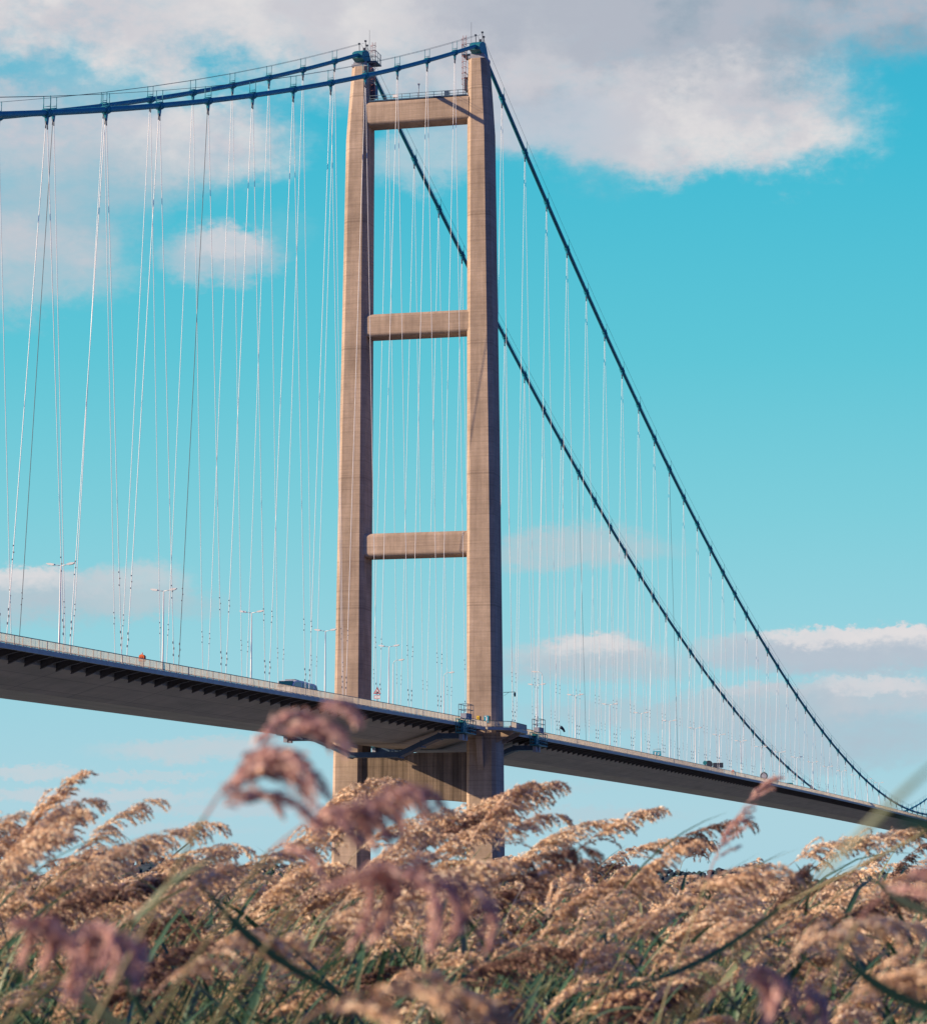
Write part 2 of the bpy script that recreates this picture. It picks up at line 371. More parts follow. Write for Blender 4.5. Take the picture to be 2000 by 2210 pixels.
def build_hills():
    """the low wooded ridge beyond the estuary"""
    rs = np.random.RandomState(3)
    M = mat('haze_blue_slope', (.030, .056, .072), .95, var=(.018, .036, .048), scale=.02)  # distance haze is put into the slope's blue colour
    na, ng = 150, 12; b = MB(); A = np.linspace(R(-30), R(55), na); ph = rs.rand(6)*6.28
    def ridge(a):
        d = math.degrees(a)
        return 43 + 6*math.sin(d*.9+ph[0]) + 3.5*math.sin(d*2.3+ph[1]) + 2*math.sin(d*5.1+ph[2]) + 15*math.exp(-((d-20.6)/1.3)**2)
    vs = []; top = []
    for i, a in enumerate(A):
        for j in range(ng):
            t = j/(ng-1); D = 3150 + 1500*t; h = ridge(a)*math.sin(min(1, t*1.6)*math.pi/2)**1.2*(1 if t < .75 else 1-.3*(t-.75)) + 0.5
            x, y = CAMP.x+D*math.cos(a), CAMP.y+D*math.sin(a); vs.append((x, y, h))
            if 3 < j < 10: top.append((x, y, h))
    b.add(vs, [(i*ng+j, i*ng+j+1, (i+1)*ng+j+1, (i+1)*ng+j) for i in range(na-1) for j in range(ng-1)], 0, True)
    tag(b.build('hills', M), kind='structure')
    # far tree crowns on the slope, one mass
    V = []; Fc = []
    ico = [(0, 0, .72), (.85, 0, .35), (.26, .81, .35), (-.69, .5, .35), (-.69, -.5, .35), (.26, -.81, .35), (.69, .5, -.4), (-.26, .81, -.4), (-.85, 0, -.4), (-.26, -.81, -.4), (.69, -.5, -.4)]
    fi = [(0, 1, 2), (0, 2, 3), (0, 3, 4), (0, 4, 5), (0, 5, 1), (1, 6, 2), (2, 7, 3), (3, 8, 4), (4, 9, 5), (5, 10, 1), (2, 6, 7), (3, 7, 8), (4, 8, 9), (5, 9, 10), (1, 10, 6)]
    for k in range(6000):
        i = rs.randint(25, na-25); a = A[i]+(rs.rand()-.5)*.01; t = .15+.6*rs.rand(); D = 3150+1500*t
        h = ridge(a)*math.sin(min(1, t*1.6)*math.pi/2)**1.2
        x, y = CAMP.x+D*math.cos(a), CAMP.y+D*math.sin(a); r = 2.6+3.6*rs.rand()**2; hh = r*(.75+.6*rs.rand()); o = len(V)
        V += [(x+p[0]*r*(.8+.4*rs.rand()), y+p[1]*r, h+2+hh*(p[2]+.4)) for p in ico]; Fc += [(o+f[0], o+f[1], o+f[2]) for f in fi]
    b = MB(); b.add(V, Fc); tag(b.build('woodland', mat('haze_blue_crowns', (.030, .056, .072), .95, var=(.018, .036, .048), scale=.05)), kind='stuff')  # crowns carry the same haze blue in their base colour
    tag(bpy.data.objects['woodland'], 'dark blue green wood covering the low ridge behind the reeds', 'woodland')
build_hills()

# ------------------------------------------------------------------ the bridge
BR_ = thing('suspension_bridge', 'long grey suspension bridge with twin concrete tower legs and teal cables crossing the estuary', 'bridge')
tower = link('tower', None, BR_)
ST = [(-4, 3.7, 15.2, 9.55, .6), (3, 3.62, 15.0, 9.55, .6), (23, 3.5, 14.85, 9.53, .62), (40, 3.35, 14.7, 9.5, .64), (85, 3.1, 14.22, 9.38, .75), (141, 2.85, 13.45, 9.28, .85), (147, 2.62, 13.1, 9.25, .86), (154.6, 2.25, 12.6, 9.25, .86)]
def oct_ring(z, hx, yo, yi, c):
    return [(-hx, yi+c, z), (-hx+c, yi, z), (hx-c, yi, z), (hx, yi+c, z), (hx, yo-c, z), (hx-c, yo, z), (-hx+c, yo, z), (-hx, yo-c, z)]
for sgn in (-1, 1):
    b = MB(); vs = []
    for s_ in ST: vs += [(x, y*sgn, z) for x, y, z in oct_ring(s_[0], s_[1], s_[2], s_[3], s_[4])]
    n = 8; k = len(ST)
    b.add(vs, [(i*n+j, i*n+(j+1) % n, (i+1)*n+(j+1) % n, (i+1)*n+j) for i in range(k-1) for j in range(n)] + [tuple(range(n)), tuple(range((k-1)*n, k*n))])
    o = fixn(b.build('tower_leg', M_conc, tower))
    # pier under the leg, in the water
    b = MB(); an = [2*math.pi*i/20 for i in range(20)]
    b.prism([(9*math.cos(a), sgn*12.2+8*math.sin(a)) for a in an], 'z', -5, 2.6); fixn(b.build('pier', M_conc, tower))
def beam(z0, z1, hx, fr=.75):
    b = MB(); yl = 9.6
    prof = []
    for (cx, cz, a0) in ((hx-fr, z1-fr, 0), (-hx+fr, z1-fr, 90), (-hx+fr, z0+fr, 180), (hx-fr, z0+fr, 270)):
        for q in range(9):
            a = R(a0+q*11.25); prof.append((cx+fr*math.cos(a), cz+fr*math.sin(a)))
    n = len(prof); b.prism(prof, 'y', -yl, yl)
    o = fixn(b.build('portal_beam', M_conc, tower)); return o
beam(143.45, 147.85, 2.35); beam(104.4, 108.55, 2.5); beam(64.55, 68.8, 2.6)
b = MB(); yy = [9.7*math.cos(math.pi*i/14) for i in range(15)]                  # the deep arched beam under the deck
prof = [(y, 20.9+.75*(1-(y/9.7)**2)) for y in yy]; prof = [(9.7, 29.7)]+prof+[(-9.7, 29.7)]
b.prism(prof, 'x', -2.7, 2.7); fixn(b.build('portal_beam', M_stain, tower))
# corbels carrying the walkway round the near and far leg
for sgn in (-1, 1):
    if sgn < 0: b = MB(); b.prism([(-3.4, 32.3), (-3.4, 26.3), (-3.75, 27.6), (-4.75, 32.3)], 'y', sgn*12.2-.55, sgn*12.2+.55); fixn(b.build('corbel', M_conc, tower))
    for x in (-2.4, 2.4): b = MB(); b.prism([(sgn*14.5, 31.2), (sgn*14.5, 33.2), (sgn*17.9, 33.2), (sgn*17.9, 32.9)], 'x', x-.3, x+.3); fixn(b.build('corbel', M_conc, tower))
# saddles, flashing, rods, lights and ladders at the tower tops
for sgn in (-1, 1):
    yc = sgn*11.0
    b = MB(); b.box((0, sgn*10.95, 154.85), (4.1, 3.1, .5)); b.box((-.1, sgn*11, 155.3), (3.3, 2.5, .5)); b.build('saddle_base', M_lead, tower)
    b = MB()
    pr = [(-3.6, 155.75), (-3.6, 156.75), (-2.2, 157.45), (-.6, 158.0), (.5, 158.0), (1.5, 157.3), (2.9, 155.6), (3.7, 153.7), (3.0, 153.4), (2.2, 154.4), (1.6, 155.5), (-1.7, 155.5)]
    b.prism(pr, 'y', yc-.95, yc+.95); fixn(b.build('saddle', M_teal, tower))
    b = MB()
    for px, py, hh in ((-.9, -.8, 2.0), (.5, .8, 2.0), (.9, -.6, 1.7)):
        b.tube([(px, yc+py, 157.4), (px-.1, yc+py, 157.6+hh)], .07, 5); b.box((px-.15, yc+py, 157.6+hh), (.35, .35, .25))
    b.tube([(1.6, yc+.5, 157.2), (2.3, yc+.5, 158.2), (2.5, yc+.5, 159.2)], .06, 5); b.box((2.5, yc+.5, 159.1), (.3, .4, .6))
    b.build('floodlight_post', M_dark, tower)
    b = MB(); b.tube([(-.5, sgn*9.6, 155), (-.5, sgn*9.6, 161.8)], [.04, .025], 5); b.build('lightning_rod', M_dark, tower)
    # guard rail and platform on the inner side
    b = MB(); b.box((.3, sgn*9.0, 155.6), (3.6, 1.9, .18))
    for x in (-1.4, 0, 1.4, 2.0):
        b.tube([(x, sgn*8.15, 155.6), (x, sgn*8.15, 157.6)], .05, 4)
    for z in (156.6, 157.6): b.tube([(-1.4, sgn*8.15, z), (2.0, sgn*8.15, z)], .05, 4); b.tube([(-1.4, sgn*8.15, z), (-1.4, sgn*10.2, z)], .05, 4)
    b.build('service_platform', M_gblue, tower)
    b = MB(); xl, yl = -1.2, sgn*8.55
    for yq in (-.28, .28): b.tube([(xl, yl+yq, 148), (xl, yl+yq, 159.2)], .05, 4)
    for q in range(34): b.tube([(xl, yl-.28, 148.3+q*.32), (xl, yl+.28, 148.3+q*.32)], .03, 4)
    for q in range(9):
        z = 150+q*1.05; b.tube([(xl-.0, yl-.4, z), (xl-.5, yl-.42, z), (xl-.8, yl, z), (xl-.5, yl+.42, z), (xl, yl+.4, z)], .04, 4)
    for yq in (-.42, .42): b.tube([(xl-.5, yl+yq, 150), (xl-.5, yl+yq, 158.6)], .035, 4)
    b.build('ladder', M_ladder, tower)
    b = MB(); b.box((.1, sgn*8.9, 151.4), (2.4, .9, .14)); b.box((.1, sgn*8.85, 150.2), (1.6, .8, 2.2))
    for x in (-1.05, 1.25): b.tube([(x, sgn*8.5, 148), (x, sgn*8.5, 152.5)], .05, 4)
    b.tube([(-1.05, sgn*8.5, 152.5), (1.25, sgn*8.5, 152.5)], .05, 4)
    b.build('ladder_landing', M_gblue, tower)
b = MB()
for x in (-2.0, 2.0):
    for q in range(13): b.tube([(x, -9+q*1.5, 147.8), (x, -9+q*1.5, 148.95)], .05, 4)
    for z in (148.4, 148.95): b.tube([(x, -9.2, z), (x, 9.2, z)], .05, 4)
    b.box((x, 0, 147.95), (.35, 18.4, .22))
b.build('beam_railing', M_gblue, tower)
b = MB(); b.box((-1.9, -5.4, 148.5), (.4, .8, .8)); b.build('equipment_box', M_gblue, tower); b = MB(); b.box((-1.9, 4.2, 148.6), (.5, .9, .5)); b.build('equipment_box', M_white, tower); b = MB(); b.tube([(-2, -.2, 147.8), (-2, -.2, 150.5)], .06, 5); b.box((-2, -.2, 150.5), (.3, .3, .3))
b.build('beam_light', M_steel, tower)

# main cables with hand ropes, bands and hangers
XS_SIDE = [-(DS+SP*i) for i in range(15)]; XS_MAIN = [DM+SP*i for i in range(77)]
def band_mesh():
    b = MB(); b.tube([(-.75, 0, 0), (.75, 0, 0)], .47, 10)
    for q in (-.55, 0, .55): b.tube([(q-.09, 0, 0), (q+.09, 0, 0)], .53, 10)
    return b.v, b.f, b.sm
for sgn in (-1, 1):
    yc = sgn*11
    xs = [-280+i*4 for i in range(70)]+[-1.5, 1.5]+[4+i*9.4 for i in range(150) if 4+i*9.4 < L]
    b = MB(); b.tube([(x, yc, min(zc(x), 157.15)) for x in xs], .36, 10, cap=True)
    cable = b.build('main_cable', M_cable, BR_)
    b = MB()
    for dy in (-.42, .42):
        for a, c in ((0, len(XS_SIDE)), (1, len(XS_MAIN))):
            X = sorted(XS_SIDE)+[-.9] if a == 0 else [.5]+XS_MAIN
            b.tube([(x, yc+dy, zc(x)+(1.95 if abs(x) > 1 else 1.9)) for x in X], .028, 3)
    b.build('hand_rope', M_dark, cable)
    for x in XS_SIDE[:13]+XS_MAIN[:52]:
        d = (zc(x+1)-zc(x-1))/2; an = math.atan(d); b = MB()
        rot = Matrix.Rotation(-an, 3, 'Y'); v, f, sm = band_mesh()
        b.add([rot @ Vector(q) for q in v], f)
        b.prism([(-.42, -.4), (.42, -.4), (.16, -1.35), (-.16, -1.35)], 'y', -.13, .13)
        for dy in (-.42, .42): b.tube([(0, dy, .3), (0, dy, 2.0)], .055, 4)
        b.tube([(0, -.42, .75), (0, .42, .75)], .05, 4)
        b.build('cable_band', M_cable, cable, (x, yc, zc(x)))
hangs = []
for sgn in (-1, 1):
    for side, XX in ((0, XS_SIDE), (1, XS_MAIN)):
        for i, x in enumerate(XX):
            for w in (-1, 1):
                xb = x+w*(SP/2-.75)
                if side == 0 and xb > -3.5 or side == 1 and xb < 3.5: continue
                hangs.append((sgn, x, xb, i == (7 if side == 0 else 9) and w == (-1 if side == 0 else 1)))
def hanger_geo(b, sgn, x, xb, detail=True):
    y = sgn*11; p0 = Vector((x+(.18 if xb > x else -.18), y, zc(x)-1.2)); z1 = zp(xb)-.7; p1 = Vector((xb, y, z1))
    if p0.z-z1 < .5: return
    b.tube([p0, p1], .044, 4, 0, cap=False)
    d = (p1-p0)
    def at(z): return p0+d*((p0.z-z)/(p0.z-z1))
    b.tube([p0+Vector((0, 0, .3)), at(p0.z-.7)], .08, 4, 1)
    if detail:
        for hz, k in ((9.75, .1), (2.6, .1)):
            zz = zp(xb)+hz
            if zz+2 > p0.z: continue
            for q in (-.8, 0, .75):
                c = at(zz+q); b.box(c+Vector((0, .05*(1 if q else -1), 0)), (.11, .12, .15 if hz > 5 else .28), 1)
def vis(h):
    d = Vector((h[1], h[0]*11, 60))-CAMP
    u = 1000+FPX*d.dot(R2)/d.dot(F); return -70 < u < 2020
near = sorted([h for h in hangs if vis(h)], key=lambda h: (Vector((h[1], h[0]*11, 60))-CAMP).length)
cut = near[:100]; cs = set(cut)
for h in cut:
    b = MB(); hanger_geo(b, *h[:3]); o = b.build('hanger', [M_sleeve if h[3] else M_rope, M_sock], BR_)
    if h[3]: o['label'] = 'hanger rope wrapped in a dark sleeve'
b = MB()
for h in hangs:
    if h not in cs: hanger_geo(b, *h[:3], detail=h[1] < 500)
tag(b.build('hanger', [M_rope, M_sock], BR_), kind='stuff')

# deck: box girder, footways, edge beams
X = [-290+i*9.05 for i in range(33)]; X = [x for x in X if x < -1.0]+[-.4]; XM = [.4]+[9.05*i for i in range(1, 156)]+[1410.]
HALF = [(0, -.72), (10.5, -.78), (10.95, -.95), (11, -1.15), (11, -2.25), (4.0, -4.45)]
SEC = [(-y, z) for y, z in HALF[:0:-1]]+HALF
deck = link('deck', None, BR_)
def loft(b, xs, sec, mi=0, closed=True):
    n = len(sec); vs = [(x, y, zp(x)+z) for x in xs for y, z in sec]
    b.add(vs, [(i*n+j, i*n+(j+1) % n, (i+1)*n+(j+1) % n, (i+1)*n+j) for i in range(len(xs)-1) for j in range(n)]+[tuple(range(n)), tuple(range((len(xs)-1)*n, len(xs)*n))], mi)
b = MB(); loft(b, X, SEC); loft(b, XM, SEC); fixn(b.build('box_girder', M_gird, deck))
for xs in (X, XM):
    b = MB(); loft(b, xs, [(-9.9, -.70), (9.9, -.70), (9.9, -.69), (-9.9, -.69)]); fixn(b.build('road_surface', M_road, deck))
TURN = 8.2                                                               # the footway steps out round the tower legs
for sgn in (-1, 1):
    for xs in (X, XM):
        xs2 = [x for x in xs if abs(x) >= TURN]
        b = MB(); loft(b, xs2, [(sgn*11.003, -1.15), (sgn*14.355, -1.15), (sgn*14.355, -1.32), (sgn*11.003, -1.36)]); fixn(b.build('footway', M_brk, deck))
        b = MB(); loft(b, xs2, [(sgn*14.36, -1.08), (sgn*14.62, -1.08), (sgn*14.62, -1.62), (sgn*14.36, -1.62)]); fixn(b.build('edge_beam', M_slate, deck))
# brackets under the footways
BRK = []
for sgn in (-1, 1):
    for i in range(-62, 200):
        x = 2.2+i*4.525
        if abs(x) < TURN: continue
        BRK.append((sgn, x))
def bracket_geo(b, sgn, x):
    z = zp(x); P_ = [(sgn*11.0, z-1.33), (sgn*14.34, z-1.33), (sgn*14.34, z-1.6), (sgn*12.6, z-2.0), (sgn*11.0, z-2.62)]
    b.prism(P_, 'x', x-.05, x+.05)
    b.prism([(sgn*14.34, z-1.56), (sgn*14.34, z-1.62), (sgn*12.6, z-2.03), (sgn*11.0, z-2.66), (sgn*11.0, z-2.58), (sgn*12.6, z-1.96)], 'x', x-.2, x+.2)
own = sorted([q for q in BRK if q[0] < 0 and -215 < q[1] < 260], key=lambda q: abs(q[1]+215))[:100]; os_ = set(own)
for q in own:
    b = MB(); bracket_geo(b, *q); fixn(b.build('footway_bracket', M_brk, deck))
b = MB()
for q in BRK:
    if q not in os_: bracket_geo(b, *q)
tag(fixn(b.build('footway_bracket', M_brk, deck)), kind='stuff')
# parapets
POSTS = []
def post_geo(b, x, sgn, yc=14.48):
    z = zp(x); b.box((x, sgn*yc, z-.56), (.10, .09, 1.06)); b.box((x, sgn*(yc+.09), z-1.1), (.16, .14, .2))
def parapet(xs0, xs1, sgn, yc=14.48, parent=deck, zoff=0.):
    n = int((xs1-xs0)/2.2625)
    P = lambda x, z: (x, sgn*yc, zp(x)+z+zoff)
    xx = [xs0+i*(xs1-xs0)/(n//4) for i in range(n//4+1)]
    b2 = MB(); b2.tube([P(x, -.04) for x in xx], .055, 4, smooth=False); b2.build('top_rail', M_toprail, parent)
    b2 = MB(); b2.tube([P(x, -.98) for x in xx], .035, 4, smooth=False); b2.build('bottom_rail', M_toprail, parent)
    POSTS.extend((xs0+i*(xs1-xs0)/n, sgn) for i in range(n+1))
    st, w = (.115, .016) if xs0 < 230 else (.23, .03)
    k = int((xs1-xs0)/st); xv = xs0+np.arange(k)*st
    zz = np.array([zp(x) for x in xv])+zoff; V = np.empty((k, 8, 3))
    for j, (ax, ay, az_) in enumerate([(a, c, d) for a in (-w/2, w/2) for c in (-.012, .012) for d in (-.96, -.07)]):
        V[:, j, 0] = xv+ax; V[:, j, 1] = sgn*yc+ay; V[:, j, 2] = zz+az_
    q = np.array([(0, 1, 3, 2), (4, 6, 7, 5), (0, 4, 5, 1), (2, 3, 7, 6)]); Fq = (q[None]+np.arange(k)[:, None, None]*8).reshape(-1, 4)
    fast_mesh('parapet', V.reshape(-1, 3), Fq, M_rail, parent)
def fast_mesh(name, V, Q, mats, parent=None, mi=None):
    me = bpy.data.meshes.new(name); nv = len(V); nf, ns = Q.shape
    me.vertices.add(nv); me.vertices.foreach_set('co', np.ascontiguousarray(V, dtype=np.float32).ravel())
    me.loops.add(nf*ns); me.loops.foreach_set('vertex_index', np.ascontiguousarray(Q, dtype=np.int32).ravel())
    me.polygons.add(nf); me.polygons.foreach_set('loop_start', np.arange(0, nf*ns, ns, dtype=np.int32))
    for mm in (mats if isinstance(mats, (list, tuple)) else [mats]): me.materials.append(mm)
    if mi is not None: me.polygons.foreach_set('material_index', np.ascontiguousarray(mi, dtype=np.int32))
    me.update(calc_edges=True); me.validate()
    if name.startswith('#'): return me
    return link(name, me, parent)
for sgn in (-1, 1):
    parapet(-285, -TURN-.3, sgn); parapet(TURN+.3, 230, sgn); parapet(230.1, 1409, sgn)
own = sorted([q for q in POSTS if q[1] < 0 and -216 < q[0]], key=lambda q: q[0])[:100]; os_ = set(own)
for q in own:
    b = MB(); post_geo(b, *q); b.build('parapet_post', M_rail, deck)
b = MB()
for q in POSTS:
    if q not in os_: post_geo(b, *q)
tag(b.build('parapet_post', M_rail, deck), kind='stuff')
# crash barriers beside the carriageway and in the middle
for y in (-10.2, 10.2, -.6, .6):
    b = MB()
    for xs in (X, XM):
        for z in (-.32, -.12): b.tube([(x, y, zp(x)+z) for x in xs], .07, 4, smooth=False)
    for i in range(-120, 300):
        x = i*2.4
        if abs(x) > 1: b.box((x, y, zp(x)-.42), (.09, .1, .6))
    b.build('crash_barrier', M_steel, deck)
# footway round each leg
for sgn in (-1, 1):
    wk = link('tower_walkway', None, BR_)
    pl = [(-TURN, 11.0), (-TURN, 14.6), (-5.0, 18.2), (6.2, 18.2), (TURN+1.4, 16.6), (TURN, 14.6), (TURN, 11.0), (4.2, 11.0), (4.2, 15.05), (-4.2, 15.05), (-4.2, 11.0)]
    b = MB(); zf = zp(0)-1.15; b.prism([(x, sgn*y) for x, y in pl], 'z', zf-.35, zf); fixn(b.build('walkway_slab', M_gird, wk))
    path = [(-TURN, 14.5), (-5.0, 18.1), (6.2, 18.1), (TURN+1.3, 16.5), (TURN, 14.5)]
    br, bb = MB(), MB(); wpost = set()
    for (x0, y0), (x1, y1) in zip(path[:-1], path[1:]):
        ln = math.hypot(x1-x0, y1-y0); k = max(1, round(ln/1.9))
        br.tube([(x0, sgn*y0, zf+1.1), (x1, sgn*y1, zf+1.1)], .055, 4); br.tube([(x0, sgn*y0, zf+.15), (x1, sgn*y1, zf+.15)], .04, 4)
        for i in range(k+1): t = i/k; wpost.add((round(x0+(x1-x0)*t, 3), round(sgn*(y0+(y1-y0)*t), 3)))
        k = int(ln/.115)
        for i in range(k): t = i/k; bb.box((x0+(x1-x0)*t, sgn*(y0+(y1-y0)*t), zf+.62), (.02, .024, .94))
    for x, y in sorted(wpost):
        bp = MB(); bp.box((x, y, zf+.55), (.1, .1, 1.1)); bp.build('parapet_post', M_rail, wk)
    br.build('top_rail', M_toprail, wk); bb.build('parapet', M_rail, wk)
    b = MB()
    for (x0, y0), (x1, y1) in zip(path[:-1], path[1:]):
        d = Vector((x1-x0, sgn*(y1-y0), 0)); an = math.atan2(d.y, d.x)
        b.box(((x0+x1)/2, sgn*((y0+y1)/2+.12), zf-.2), (d.length, .14, .5), 0, Matrix.Rotation(an, 3, 'Z'))
    b.build('edge_beam', M_slate, wk)

# ------------------------------------------------------------------ things on and under the deck
def gantry(xc, label):
    g = thing('maintenance_gantry', label, 'gantry', (xc, 0, zp(xc)))
    b = MB(); path = [(-15.2, -3.35), (-11.2, -3.35), (-8.2, -4.6), (-4.4, -6.35), (4.4, -6.35), (8.2, -4.6), (11.2, -3.35), (15.2, -3.35)]
    for (y0, z0), (y1, z1) in zip(path[:-1], path[1:]):
        for x in (-1.3, 1.3):
            b.prism([(y0, z0-.4), (y0, z0+.45), (y1, z1+.45), (y1, z1-.4)], 'x', x-.12, x+.12)
        b.prism([(y0, z0-.42), (y0, z0-.34), (y1, z1-.34), (y1, z1-.42)], 'x', -1.17, 1.17)
    for y, z in path[1:-1]: b.box((0, y, z), (2.9, .25, 1.1))
    fixn(b.build('truss', M_gblue, g))
    for sgn in (-1, 1):
        b = MB(); yc = sgn*15.6
        b.box((0, yc, -2.9), (7.0, 1.7, .16))
        for x in (-3.4, -1.7, 0, 1.7, 3.4):
            for y in (yc-.8, yc+.8): b.tube([(x, y, -2.9), (x, y, -.6)], .08, 4)
        for z in (-2.3, -1.7, -.65):
            for y in (yc-.8, yc+.8): b.tube([(-3.4, y, z), (3.4, y, z)], .07, 4)
            for x in (-3.4, 3.4): b.tube([(x, yc-.8, z), (x, yc+.8, z)], .07, 4)
        b.box((1.0, yc-sgn*.6, -1.9), (2.4, .4, 1.9)); b.box((0, sgn*14.9, -.9), (1.2, .9, .35))
        b.build('end_platform', M_teal, g)
        b = MB(); b.box((.2, yc, -.05), (2.6, 1.3, .9)); b.build('cabin', M_lead, g)
        b = MB()
        for x in (-1.7, 0, 1.9):
            for y in (yc-.8, yc+.8): b.tube([(x, y, -.4), (x, y, 1.9)], .06, 4)
        for z in (1.0, 1.9):
            for y in (yc-.8, yc+.8): b.tube([(-1.7, y, z), (1.9, y, z)], .06, 4)
            for x in (-1.7, 1.9): b.tube([(x, yc-.8, z), (x, yc+.8, z)], .06, 4)
        b.build('guard_rail', M_gblue, g)
        b = MB(); b.box((-1.6, yc-.3*sgn, -3.6), (.8, .7, 1.0)); b.box((.6, yc-.3*sgn, -3.6), (.7, .7, 1.0)); b.build('counterweight', M_lead, g)
    return g
gantry(-26.5, 'blue maintenance gantry slung under the side span left of the near tower leg')
gantry(26.0, 'blue maintenance gantry slung under the main span right of the near tower leg')

ORD = ['first', 'second', 'third', 'fourth', 'fifth', 'sixth', 'seventh', 'eighth', 'ninth', 'tenth', 'eleventh', 'twelfth', 'thirteenth', 'fourteenth', 'fifteenth', 'sixteenth', 'seventeenth', 'eighteenth', 'nineteenth', 'twentieth', 'twenty first', 'twenty second']
def head(b, y, s):
    prof = [(0, .05), (s*.25, .02), (s*.75, .10), (s*1.05, .28), (s*1.0, .34), (s*.45, .33), (0, .22)]
    b.prism([(y+p, q) for p, q in prof], 'x', -.17, .17)
def lamp(double=True):
    t = thing('street_lamp', 'x', 'street lamp', (0, 0, 0), 0, 'white twin armed lamps along the middle of the deck' if double else 'white single armed lamps beside the tower')
    H = 13.1
    b = MB(); b.tube([(0, 0, 0), (0, 0, 2.2), (0, 0, H)], [.16, .13, .08], 8); b.box((0, 0, .1), (.5, .5, .2)); b.build('pole', M_white, t)
    for s_ in ((-1, 1) if double else (1,)):
        b = MB(); b.tube([(0, 0, H-.02), (0, s_*.5, H+.06), (0, s_*1.0, H+.16)] if double else [(0, 0, H-.1), (0, s_*.12, H+.4), (0, s_*.55, H+.72), (0, s_*1.2, H+.8)], .05, 5); b.build('arm', M_white, t)
        b = MB(); head(b, s_*(.85 if double else 1.1), s_); o = fixn(b.build('lamp_head', M_white, t, (0, 0, H+(.02 if double else .6))))
    return t
proto = lamp(True); xsL = [-165., -128.6, -91.6, -55.2, -18.9]+[90.3+36.2*i for i in range(17)]
for i, x in enumerate(xsL):
    lab = ORD[i]+' white twin armed lamp from the left along the deck'
    o = proto if i == 0 else dup(proto, (0, 0, 0))
    o.location = (x, 0, zp(x)-.7); o['label'] = lab
proto = lamp(False)
for i, (x, y, rz, lab) in enumerate(((22.5, 11.2, math.pi, 'white single armed lamp just right of the twin lamp between the tower legs'), (58.5, 11.2, math.pi, 'white single armed lamp close to the near tower leg seen between both legs'),
                                     (60.9, -8.1, 0, 'white single armed lamp arching left, right of the near tower leg'))):
    o = proto if i == 0 else dup(proto, (0, 0, 0)); o.location = (x, y, zp(x)-.75); o.rotation_euler = (0, 0, rz); o['label'] = lab

def sign_root(name, label, x, y, cat='sign', z0=-1.15): return thing(name, label, cat, (x, y, zp(x)+z0))
# triangular warning sign: a red bordered triangle over a small plate
t = sign_root('warning_sign', 'red bordered triangular warning sign with a plate below between the tower legs', -55.6, -8.8, 'road sign', -.75)
b = MB(); b.tube([(0, 0, 0), (0, 0, 4.1)], .05, 6); b.build('post', M_steel, t)
def tri(b, r, x, zc_): b.prism([(r*math.sin(R(120*i)), zc_+r*math.cos(R(120*i))) for i in range(3)], 'x', x-.02, x+.02)
b = MB(); tri(b, .72, -.09, 3.35); fixn(b.build('sign_panel', M_red, t))
b = MB(); tri(b, .44, -.125, 3.33); fixn(b.build('sign_face', M_white, t))
b = MB(); b.prism([(-.2, 3.12), (.22, 3.12), (.22, 3.32), (.1, 3.45), (-.05, 3.30), (-.2, 3.30)], 'x', -.165, -.15); fixn(b.build('sign_symbol', M_black, t))
b = MB(); b.box((-.09, 0, 2.45), (.05, 1.0, .55)); b.build('plate', M_red, t); b = MB(); b.box((-.125, 0, 2.45), (.012, .86, .42)); b.build('plate_face', M_white, t)
# windsock
t = sign_root('windsock', 'small dark windsock drooping from a thin pole right of the near tower leg', 60.5, -11.8, 'windsock')
b = MB(); b.tube([(0, 0, 0), (0, 0, 3.4)], .035, 5); b.build('pole', M_dark, t)
b = MB(); b.tube([(0, 0, 3.35), (.15, -.25, 3.2), (.3, -.55, 2.85), (.4, -.75, 2.4)], [.34, .3, .24, .15], 8); b.build('sock', M_dark, t)
# blue information sign
t = sign_root('direction_sign', 'teal rectangular road sign with pale markings above the main span railing', 163, -10.9, 'road sign')
b = MB()
for y in (-.8, .8): b.tube([(0, y, 0), (0, y, 3.3)], .05, 5)
b.tube([(0, -.85, 3.3), (0, .85, 3.3)], .05, 5); b.build('post', M_steel, t)
b = MB(); b.box((-.08, 0, 2.25), (.06, 1.9, 1.15)); b.build('sign_panel', M_sblue, t)
b = MB(); b.box((-.12, .45, 2.3), (.02, .25, .7)); b.box((-.12, .28, 2.5), (.02, .2, .12)); b.box((-.12, -.35, 2.4), (.02, .6, .14)); b.box((-.12, -.3, 2.08), (.02, .4, .14)); b.build('sign_symbol', M_white, t)
# dark message sign and round signs on the main span
t = sign_root('message_sign', 'dark rectangular message sign standing over the main span railing', 246, -10.4, 'road sign')
b = MB()
for y in (-.9, .9): b.tube([(0, y, 0), (0, y, 2.2)], .07, 5)
b.build('post', M_steel, t); b = MB(); b.box((0, 0, 2.75), (.35, 2.6, 1.25)); b.build('sign_panel', M_black, t)
b = MB(); b.box((-.19, 0, 2.75), (.02, 2.3, .95)); b.build('screen', M_dark, t)
def round_sign(x, y, r, zc_, m_, label, ring=None):
    t = sign_root('round_sign', label, x, y, 'road sign')
    b = MB(); b.tube([(0, 0, 0), (0, 0, zc_)], .06, 5); b.build('post', M_steel, t)
    an = [2*math.pi*i/28 for i in range(28)]
    b = MB(); b.prism([(r*math.cos(a), zc_+r*math.sin(a)) for a in an], 'x', -.11, -.05); fixn(b.build('sign_panel', m_, t))
    if ring:
        b = MB(); b.prism([(r*.72*math.cos(a), zc_+r*.72*math.sin(a)) for a in an], 'x', -.14, -.115); fixn(b.build('sign_face', ring, t))
    return t
round_sign(230, -10.9, .95, 2.35, M_black, 'round dark road sign beside the rectangular message sign', M_dark)
round_sign(220.5, -11.6, .5, 2.35, M_teal, 'small round teal road sign left of the dark message sign')
